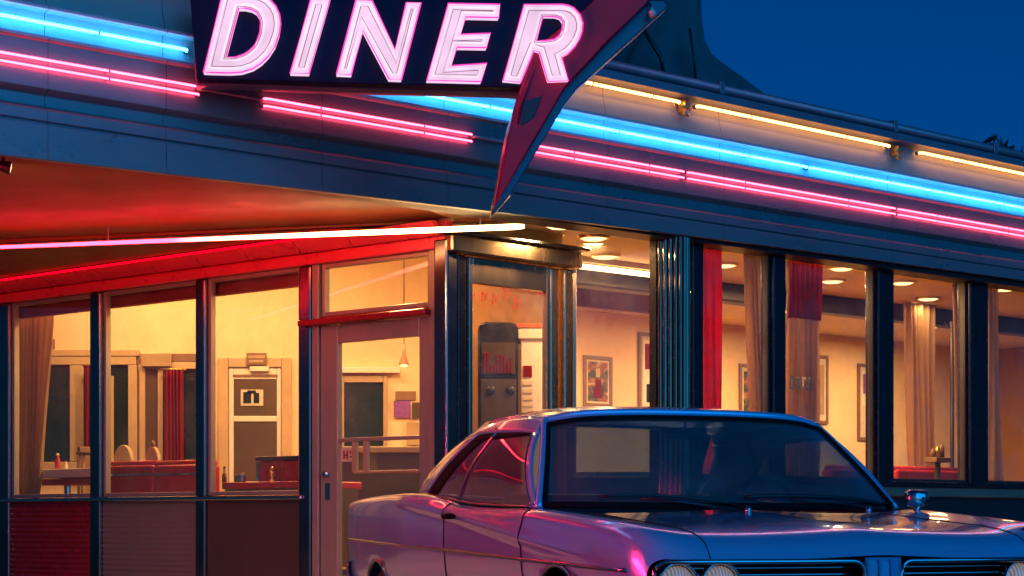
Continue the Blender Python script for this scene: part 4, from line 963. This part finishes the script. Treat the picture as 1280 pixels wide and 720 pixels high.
for side in (1,-1):
    idx={}; b=len(m.v)
    for i,a in enumerate(avals):
        for j,q in enumerate(qs):
            p=body(a,q,side)
            if q>=8:
                for (ca,cz,cr) in (WF,WR):
                    dv=Vector((p.y-ca,p.z-cz)); 
                    if 0<dv.length<cr+.035 and dv.length>cr-.05:
                        dv=dv.normalized()*cr; p=Vector((p.x,ca+dv.x,cz+dv.y))
            m.v.append(p)
    for i in range(len(avals)-1):
        for j in range(nq-1):
            am=(avals[i]+avals[i+1])/2; qm=(qs[j]+qs[j+1])/2
            if CAB0<am<CAB1 and qm<5.0: continue
            ids=(b+i*nq+j,b+i*nq+j+1,b+(i+1)*nq+j+1,b+(i+1)*nq+j)
            c=sum((m.v[k] for k in ids),Vector())/4
            if qm>8 and any(math.hypot(c.y-ca,c.z-cz)<cr-.01 for ca,cz,cr in (WF,WR)): continue
            m.f.append(ids if side==1 else ids[::-1])
# tail panel
me_v=[body(4.95,q,1) for q in qs]; me_w=[body(4.95,q,-1) for q in qs]
m.grid([me_v,[Vector((p.x*.9,p.y+.06,p.z*.96+.02)) for p in me_v],[Vector((0,p.y+.07,p.z*.96+.02)) for p in me_v]])
m.grid([me_w,[Vector((p.x*.9,p.y+.06,p.z*.96+.02)) for p in me_w],[Vector((0,p.y+.07,p.z*.96+.02)) for p in me_w]])
bo=m.build('body',M['paint'],CAR,smooth=True,local=True)
bm=bmesh.new(); bm.from_mesh(bo.data); bmesh.ops.remove_doubles(bm,verts=bm.verts,dist=.0005); bmesh.ops.recalc_face_normals(bm,faces=bm.faces); bm.to_mesh(bo.data); bm.free()
for p in bo.data.polygons: p.use_smooth=True
# greenhouse: roof edge and belt curves
def both(pts): return [Vector((-x,y,z)) for x,y,z in pts[:0:-1]]+[Vector(p) for p in pts]
belt_f=both([(0,1.17,.905),(.35,1.19,.906),(.7,1.27,.91),(.955,1.42,.915)])
head_f=both([(0,1.79,1.40),(.32,1.80,1.398),(.58,1.83,1.387),(.755,1.89,1.358)])
roof_m1=both([(0,2.22,1.447),(.34,2.23,1.444),(.60,2.25,1.425),(.765,2.28,1.387)])
roof_m2=both([(0,2.75,1.45),(.32,2.75,1.446),(.58,2.76,1.426),(.755,2.76,1.388)])
head_r=both([(0,3.12,1.415),(.32,3.12,1.41),(.56,3.10,1.392),(.72,3.06,1.362)])
belt_r=both([(0,3.92,.965),(.4,3.88,.97),(.7,3.78,.985),(.90,3.66,1.0)])
N=41
cv=[spline(c,N) for c in (head_f,roof_m1,roof_m2,head_r)]
rows=[]
for q in range(25):
    rows.append([spline([c[j] for c in cv],25)[q] for j in range(N)])
MB().grid(rows).build('roof',M['paint'],CAR,smooth=True,local=True,solid=.02)
def patch(c0,c1,bulge,f0,f1,g0,g1,n1=14):
    A,B=spline(c0,N),spline(c1,N); rows=[]
    for i in range(n1+1):
        h=f0+(f1-f0)*i/n1; row=[]
        for j in range(N):
            u=g0+(g1-g0)*j/(N-1); k=u*(N-1); k0=min(int(k),N-2); t=k-k0
            a=A[k0].lerp(A[k0+1],t); b_=B[k0].lerp(B[k0+1],t)
            p=a.lerp(b_,h)+Vector(bulge)*4*h*(1-h)*(1-(2*u-1)**2*.6); row.append(p)
        rows.append(row)
    return rows
fb=(0,-.035,.02); rb=(0,.03,.03)
MB().grid(patch(belt_f,head_f,fb,.915,1.0,.0,1.0,4)).build('windshield_header',M['paint'],CAR,smooth=True,local=True,solid=.012)
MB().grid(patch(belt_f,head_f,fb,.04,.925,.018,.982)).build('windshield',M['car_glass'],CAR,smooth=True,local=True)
ws=patch(belt_f,head_f,fb,.035,.925,.014,.986,20)
loop=ws[0]+[r[-1] for r in ws[1:-1]]+ws[-1][::-1]+[r[0] for r in ws[1:-1]][::-1]
m=MB().tube(loop,.016,8,closed=True); m.build('windshield_gasket',M['gasket'],CAR,smooth=True,local=True)
ws=patch(belt_f,head_f,(0,-.04,.02),.0,1.0,.0,1.0,20)
loop=[r[0] for r in ws]+ws[-1]+[r[-1] for r in ws][::-1]
m=MB().tube(loop,.019,10); m.build('windshield_frame',M['paint'],CAR,smooth=True,local=True)
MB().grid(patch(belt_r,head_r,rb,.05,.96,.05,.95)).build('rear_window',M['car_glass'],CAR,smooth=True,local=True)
m=MB()
m.grid(patch(belt_r,head_r,rb,.0,1.0,.0,.05)); m.grid(patch(belt_r,head_r,rb,.0,1.0,.95,1.0)); m.grid(patch(belt_r,head_r,rb,0,.05,.05,.95,2)); m.grid(patch(belt_r,head_r,rb,.96,1,.05,.95,2))
m.build('rear_window_frame',M['paint'],CAR,smooth=True,local=True,solid=.015)
for sd_ in (-1,1):
    nb=36
    beltc=spline([(.955,1.42,.915),(.945,1.9,.922),(.935,2.5,.94),(.935,3.0,.975),(.93,3.35,1.0),(.90,3.66,1.0)],nb)
    topc=spline([(.755,1.89,1.358),(.762,2.08,1.378),(.765,2.28,1.387),(.762,2.53,1.389),(.748,2.82,1.382),(.72,3.06,1.362)],nb)
    def S(t,h):
        k=t*(nb-1); k0=min(int(k),nb-2); f=k-k0
        a=beltc[k0].lerp(beltc[k0+1],f); b_=topc[k0].lerp(topc[k0+1],f)
        p=a.lerp(b_,h)+Vector((.05,0,0))*4*h*(1-h); 
        return Vector((p.x*sd_,p.y,p.z))
    def t0(h): return .035+.03*h
    def t1(h): return .80-.13*h
    h0,h1=.03,.83
    hs=[h0+(h1-h0)*i/14 for i in range(15)]
    m=MB()
    m.grid([[S(t0(h)*k/3,h) for k in range(4)] for h in hs]); m.grid([[S(t1(h)+(1-t1(h))*k/8,h) for k in range(9)] for h in hs])
    m.grid([[S(k/40,h0*i/2) for k in range(41)] for i in range(3)]); m.grid([[S(k/40,h1+(1-h1)*i/4) for k in range(41)] for i in range(5)])
    m.build('side_pillars',M['paint'],CAR,smooth=True,local=True,solid=.016)
    tw=.03
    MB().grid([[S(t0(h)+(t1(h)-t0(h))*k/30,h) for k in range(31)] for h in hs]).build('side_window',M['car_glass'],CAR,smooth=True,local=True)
    # thick black gasket at the rear and top, chrome vent bar
    m=MB(); off=Vector((.004*sd_,0,0))
    def gw(h): return t1(h)-(.115+.03*h)
    m.grid([[S(gw(h)+(t1(h)-gw(h))*k/6,h)+off for k in range(7)] for h in hs])
    m.grid([[S(t0(h1)+(t1(h1)-t0(h1))*k/30,h1-.075*(k/30)**.8-.02+(.075*(k/30)**.8+.02)*i/3)+off for k in range(31)] for i in range(4)])
    m.build('window_gasket',M['gasket'],CAR,smooth=True,local=True,solid=.006)
    m=MB().tube([S(.49-.02*h,h)+off*2 for h in hs],.007,6); m.build('window_divider',M['chrome'],CAR,smooth=True,local=True)
    m=MB().tube([S(k/40,.015)+off*2 for k in range(2,38)],.007,6); m.tube([S(t0(h)-.006,h)+off*2 for h in hs],.006,6); m.build('belt_trim',M['chrome'],CAR,smooth=True,local=True)
    # side trim spear, seams, handle
    def at_z(a,z): return min((abs(body(a,q,1).z-z),q) for q in [6.5+.02*i for i in range(226)])[1]
    tr=[body(a,at_z(a,.655+(.735-.655)*a/4.9),sd_)+Vector((.004*sd_,0,0)) for a in [.14+4.78*i/60 for i in range(61)]]
    m=MB().tube(tr,.009,8); m.build('side_trim',M['chrome'],CAR,smooth=True,local=True)
    m=MB()
    for a in (1.40,2.74): m.tube([body(a,q,sd_)+Vector((.0005*sd_,0,0)) for q in [5.2+.2*i for i in range(33)]],.005,5)
    m.build('door_seam',M['gasket'],CAR,local=True)
    ph=body(2.56,6.9,sd_)
    m=MB().tube([ph+Vector((.01*sd_,-.075,0)),ph+Vector((.03*sd_,-.05,.002)),ph+Vector((.032*sd_,.04,.002)),ph+Vector((.01*sd_,.08,0))],[.012,.017,.017,.01],10); m.build('door_handle',M['gasket'] if sd_==-1 else M['chrome'],CAR,smooth=True,local=True)
    # wheels
    for (ca,cz,cr) in (WF,WR):
        w=MB(); R_=cr-.035; cx=.88*sd_
        w.lathe([(R_*.62,-.10),(R_*.93,-.105),(R_,-.07),(R_,.07),(R_*.93,.105),(R_*.62,.10),(R_*.62,-.10)],(cx,ca,cz),(1,0,0),40)
        ty=w.build('wheel',M['rubber'],CAR,smooth=True,local=True)
        w=MB().lathe([(0.0,.07),(R_*.2,.075),(R_*.3,.05),(R_*.55,.06),(R_*.63,.085)],(cx,ca,cz),(sd_,0,0),32); w.build('rim',M['chrome'],ty,smooth=True,local=True)
        th=[math.pi*(-.05+1.1*k/30) for k in range(31)]
        pts=[]
        for a_ in th:
            y=ca+math.cos(a_)*cr; z=cz+math.sin(a_)*cr
            best=min((abs(body(y,q,1).z-z),q) for q in [7+.1*i for i in range(51)])[1]
            pts.append(Vector((body(y,best,1).x*sd_+.003*sd_,y,z)))
        m=MB().tube(pts,.011,8); m.build('wheel_arch_trim',M['chrome'],CAR,smooth=True,local=True)
        m=MB().lathe([(cr+.02,-.22),(cr+.02,.04)],(cx-.02*sd_,ca,cz),(1*sd_,0,0),30); m.build('wheel_well',M['gasket'],CAR,local=True)
# hood seams
m=MB()
for sd_ in (1,-1): m.tube([body(a,3.15,sd_)+Vector((0,0,.0005)) for a in [.012+.04*i for i in range(32)]],.0032,5)
m.build('hood_seam',M['gasket'],CAR,local=True)
# front: grille recess, bars, rims, nose, headlights, bumper
m=MB()
m.hexa([(-.95,.16,.40),(.95,.16,.40),(.95,.30,.40),(-.95,.30,.40),(-.95,.16,.70),(.95,.16,.70),(.95,.30,.72),(-.95,.30,.72)])
m.build('grille_backing',M['gasket'],CAR,local=True)
def face(v,z,off=0): 
    u=v/.985; return Vector((v,-.05*(1-u*u)+.10*abs(u)**8+off,z))
for sd_ in (1,-1):
    vin,vout=.085,.955; zt_,zb_g=.694,.44
    lp=[]
    def rc_(cx,cz,a0,a1): return [(cx+.05*math.cos(R(a)),cz+.05*math.sin(R(a))) for a in range(a0,a1+1,15)]
    pts2=rc_(vout-.05,zt_-.05,0,90)+[(x,zt_) for x in (.75,.6,.45,.3,.2)]+rc_(vin+.05,zt_-.05,90,180)+rc_(vin+.05,zb_g+.05,180,270)+[(x,zb_g) for x in (.3,.45,.6,.75)]+rc_(vout-.05,zb_g+.05,270,360)
    m=MB().tube([face(v*sd_,z,-.002) for v,z in pts2],.011,8,closed=True); m.build('grille_rim',M['chrome'],CAR,smooth=True,local=True)
    gr=MB()
    for z in (.668,.64,.612,.584,.556,.528,.50,.472): gr.tube([face((vin+.02+(vout-.04-vin)*k/16)*sd_,z,.06) for k in range(17)],.0055,6)
    gr.build('grille_bar',M['chrome'],CAR,smooth=True,local=True)
    for v in (.865,.70):
        c=face(v*sd_,.605,.02)
        hl=MB().lathe([(.074,.06),(.078,-.005),(.086,-.012),(.088,.0),(.08,.06)],c,(0,1,0),32).build('headlight',M['chrome'],CAR,smooth=True,local=True)
        MB().lathe([(0.0,-.022),(.03,-.02),(.058,-.008),(.073,.012)],c,(0,1,0),32).build('lens',M['lens'],hl,smooth=True,local=True)
# nose divider
rows=[]
for z,o in ((.708,-.012),(.68,-.022),(.6,-.03),(.5,-.03),(.43,-.02)):
    rows.append([face(v,z,o*(1-abs(v)/.085)) for v in (-.082,-.06,-.035,0,.035,.06,.082)])
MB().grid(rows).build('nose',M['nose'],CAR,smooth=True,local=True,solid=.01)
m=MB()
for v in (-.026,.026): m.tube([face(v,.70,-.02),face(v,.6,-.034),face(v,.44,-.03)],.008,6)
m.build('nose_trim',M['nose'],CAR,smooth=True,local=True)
def bumper(nm,ya,sgn,dz=0):
    m=MB(); rows=[]
    for k in range(31):
        v=-1.04+2.08*k/30; u=v/1.04; y=ya+sgn*(.10*(1-u*u))-sgn*.22*abs(u)**10
        rows.append([Vector((v,y+sgn*o,z+dz)) for o,z in ((-.02,.27),(.03,.28),(.06,.32),(.06,.38),(.03,.42),(-.02,.43))])
    m.grid(rows); m.build(nm,M['chrome'],CAR,smooth=True,local=True,solid=.008)
bumper('bumper',-.02,-1); bumper('bumper',5.02,1,.17)
# small emblem on the right fender
e=body(.3,3.9,1); m=MB().tube([body(.16,3.6,1)+Vector((-.02,-.004,.006)),body(.17,3.7,1)+Vector((0,-.004,.012)),body(.16,3.9,1)+Vector((.02,-.004,.004))],.004,6); m.build('hood_emblem',M['gasket'],CAR,smooth=True,local=True)
# wipers
def wind(u,h): 
    A,B=spline(belt_f,N),spline(head_f,N); k=u*(N-1); k0=min(int(k),N-2); t=k-k0
    p=A[k0].lerp(A[k0+1],t).lerp(B[k0].lerp(B[k0+1],t),h)+Vector(fb)*4*h*(1-h)*(1-(2*u-1)**2*.6); return p+Vector((0,-.03,.012))
for u0,u1,tk in ((.47,.16,.007),(.90,.50,.010)):
    m=MB().tube([wind(u0,-.02),wind(u0+(u1-u0)*.4,.045),wind(u0+(u1-u0)*.7,.075)],[.009,.007,.006],8); m.tube([wind(u0+(u1-u0)*k/12,.035+.07*math.sin(k/12*2.2)) for k in range(13)],tk,6); m.build('wiper',M['black'],CAR,smooth=True,local=True)
for x in (-.02,.62):
    m=MB().lathe([(.016,0),(.018,.015),(.008,.03),(0,.03)],(x,1.12,.895),(0,-.3,1),10); m.build('washer_nozzle',M['chrome'],CAR,smooth=True,local=True)
# mirror
mp_=Vector((.955,1.24,.895))
m=MB().tube([mp_+Vector((0,0,-.02)),mp_+Vector((.005,-.01,.02)),mp_+Vector((.0,-.02,.04))],[.024,.016,.014],8)
rows=[]
for y_,k in ((-.035,.15),(-.034,.6),(-.02,.88),(.0,1.0),(.02,1.0),(.024,.92),(.018,.86)):
    rows.append([mp_+Vector((.054*k*abs(math.cos(t_))**.6*(1 if math.cos(t_)>=0 else -1)-.3*y_,y_-.02,.072+.042*k*abs(math.sin(t_))**.6*(1 if math.sin(t_)>=0 else -1))) for t_ in [2*math.pi*i/28 for i in range(28)]])
m.grid(rows,closed=True); m.f.append(tuple(range(len(m.v)-28,len(m.v)))); m.build('side_mirror',M['chrome'],CAR,smooth=True,local=True)
# cabin
m=MB().hexa([(-.9,1.45,.28),(.9,1.45,.28),(.85,3.7,.28),(-.85,3.7,.28),(-.9,1.45,.32),(.9,1.45,.32),(.85,3.7,.32),(-.85,3.7,.32)])
for s in (1,-1): m.hexa([(s*.90,1.3,.3),(s*.925,1.3,.3),(s*.90,3.7,.3),(s*.87,3.7,.3),(s*.90,1.3,.89),(s*.925,1.3,.89),(s*.90,3.7,.93),(s*.87,3.7,.93)])
m.build('cabin_lining',M['car_black'],CAR,local=True)
m=MB().hexa([(-.9,1.24,.55),(.9,1.24,.55),(.9,1.62,.6),(-.9,1.62,.6),(-.88,1.3,.88),(.88,1.3,.88),(.88,1.66,.885),(-.88,1.66,.885)]); m.build('dashboard',M['car_black'],CAR,bevel=.03,local=True,seg=3)
def seat(nm,y,zt_,zb_s):
    m=MB().hexa([(-.78,y,zb_s),(.78,y,zb_s),(.78,y+.14,zb_s),(-.78,y+.14,zb_s),(-.74,y+.15,zt_),(.74,y+.15,zt_),(.74,y+.25,zt_),(-.74,y+.25,zt_)]); m.hexa([(-.78,y-.5,.32),(.78,y-.5,.32),(.78,y+.1,.32),(-.78,y+.1,.32),(-.78,y-.5,.55),(.78,y-.5,.55),(.78,y+.1,.52),(-.78,y+.1,.52)]); m.build(nm,M['car_black'],CAR,bevel=.04,seg=3,local=True)
seat('front_seat',2.35,1.0,.45); seat('rear_seat',3.2,.97,.45)
m=MB().hexa([(-.85,3.45,.90),(.85,3.45,.90),(.8,3.85,.93),(-.8,3.85,.93),(-.85,3.45,.92),(.85,3.45,.92),(.8,3.85,.955),(-.8,3.85,.955)]); m.build('parcel_shelf',M['car_black'],CAR,local=True)
m=MB().tube([Vector((.42+.19*math.cos(a),1.80+.05*math.sin(a),.90+.18*math.sin(a))) for a in [2*math.pi*k/28 for k in range(28)]],.011,8,closed=True); m.tube([(.42,1.80,.90),(.42,1.62,.82)],.025,8); m.tube([(.24,1.80,.90),(.60,1.80,.90)],.009,6); m.build('steering_wheel',M['car_black'],CAR,smooth=True,local=True)
m=MB().hexa([(-.11,1.84,1.27),(.11,1.84,1.27),(.11,1.87,1.27),(-.11,1.87,1.27),(-.11,1.84,1.33),(.11,1.84,1.33),(.11,1.87,1.33),(-.11,1.87,1.33)]); m.tube([(0,1.86,1.32),(0,1.88,1.385)],.008,6); m.build('rear_view_mirror',M['car_black'],CAR,bevel=.008,local=True)

# ------------------------------------------------------------------ world, camera
w=bpy.data.worlds.new('World'); scene.world=w; w.use_nodes=True; nt=w.node_tree
bg=nt.nodes['Background']; sky=nt.nodes.new('ShaderNodeTexSky'); sky.sky_type='NISHITA'; sky.sun_disc=False
sky.sun_elevation=R(6.5); sky.sun_rotation=R(180); sky.ozone_density=10.0; sky.air_density=1.0; sky.dust_density=.3
nt.links.new(sky.outputs[0],bg.inputs['Color']); bg.inputs['Strength'].default_value=.064
sl=bpy.data.lights.new('afterglow_sun','SUN'); sl.energy=1.45; sl.angle=R(60); sl.color=(.0,.36,1.0)
so=bpy.data.objects.new('afterglow_sun',sl); COL.objects.link(so); so.location=(10,-20,12)
so.rotation_euler=Vector((-.50,.80,-.33)).to_track_quat('-Z','Y').to_euler()
cam=bpy.data.cameras.new('camera'); co=bpy.data.objects.new('camera',cam); COL.objects.link(co); scene.camera=co
co.location=(0,0,H); co.rotation_euler=(R(90),0,0); cam.sensor_width=36; cam.lens=F/1280*36; cam.shift_y=(HY-360)/1280; cam.clip_end=3000; cam.clip_start=.05
scene.view_settings.view_transform='Standard'; scene.view_settings.look='None'; scene.view_settings.exposure=0; scene.view_settings.gamma=1
scene.cycles.use_denoising=True; scene.cycles.max_bounces=8; scene.cycles.transparent_max_bounces=24; scene.cycles.sample_clamp_indirect=6
scene.cycles.caustics_reflective=False; scene.cycles.caustics_refractive=False
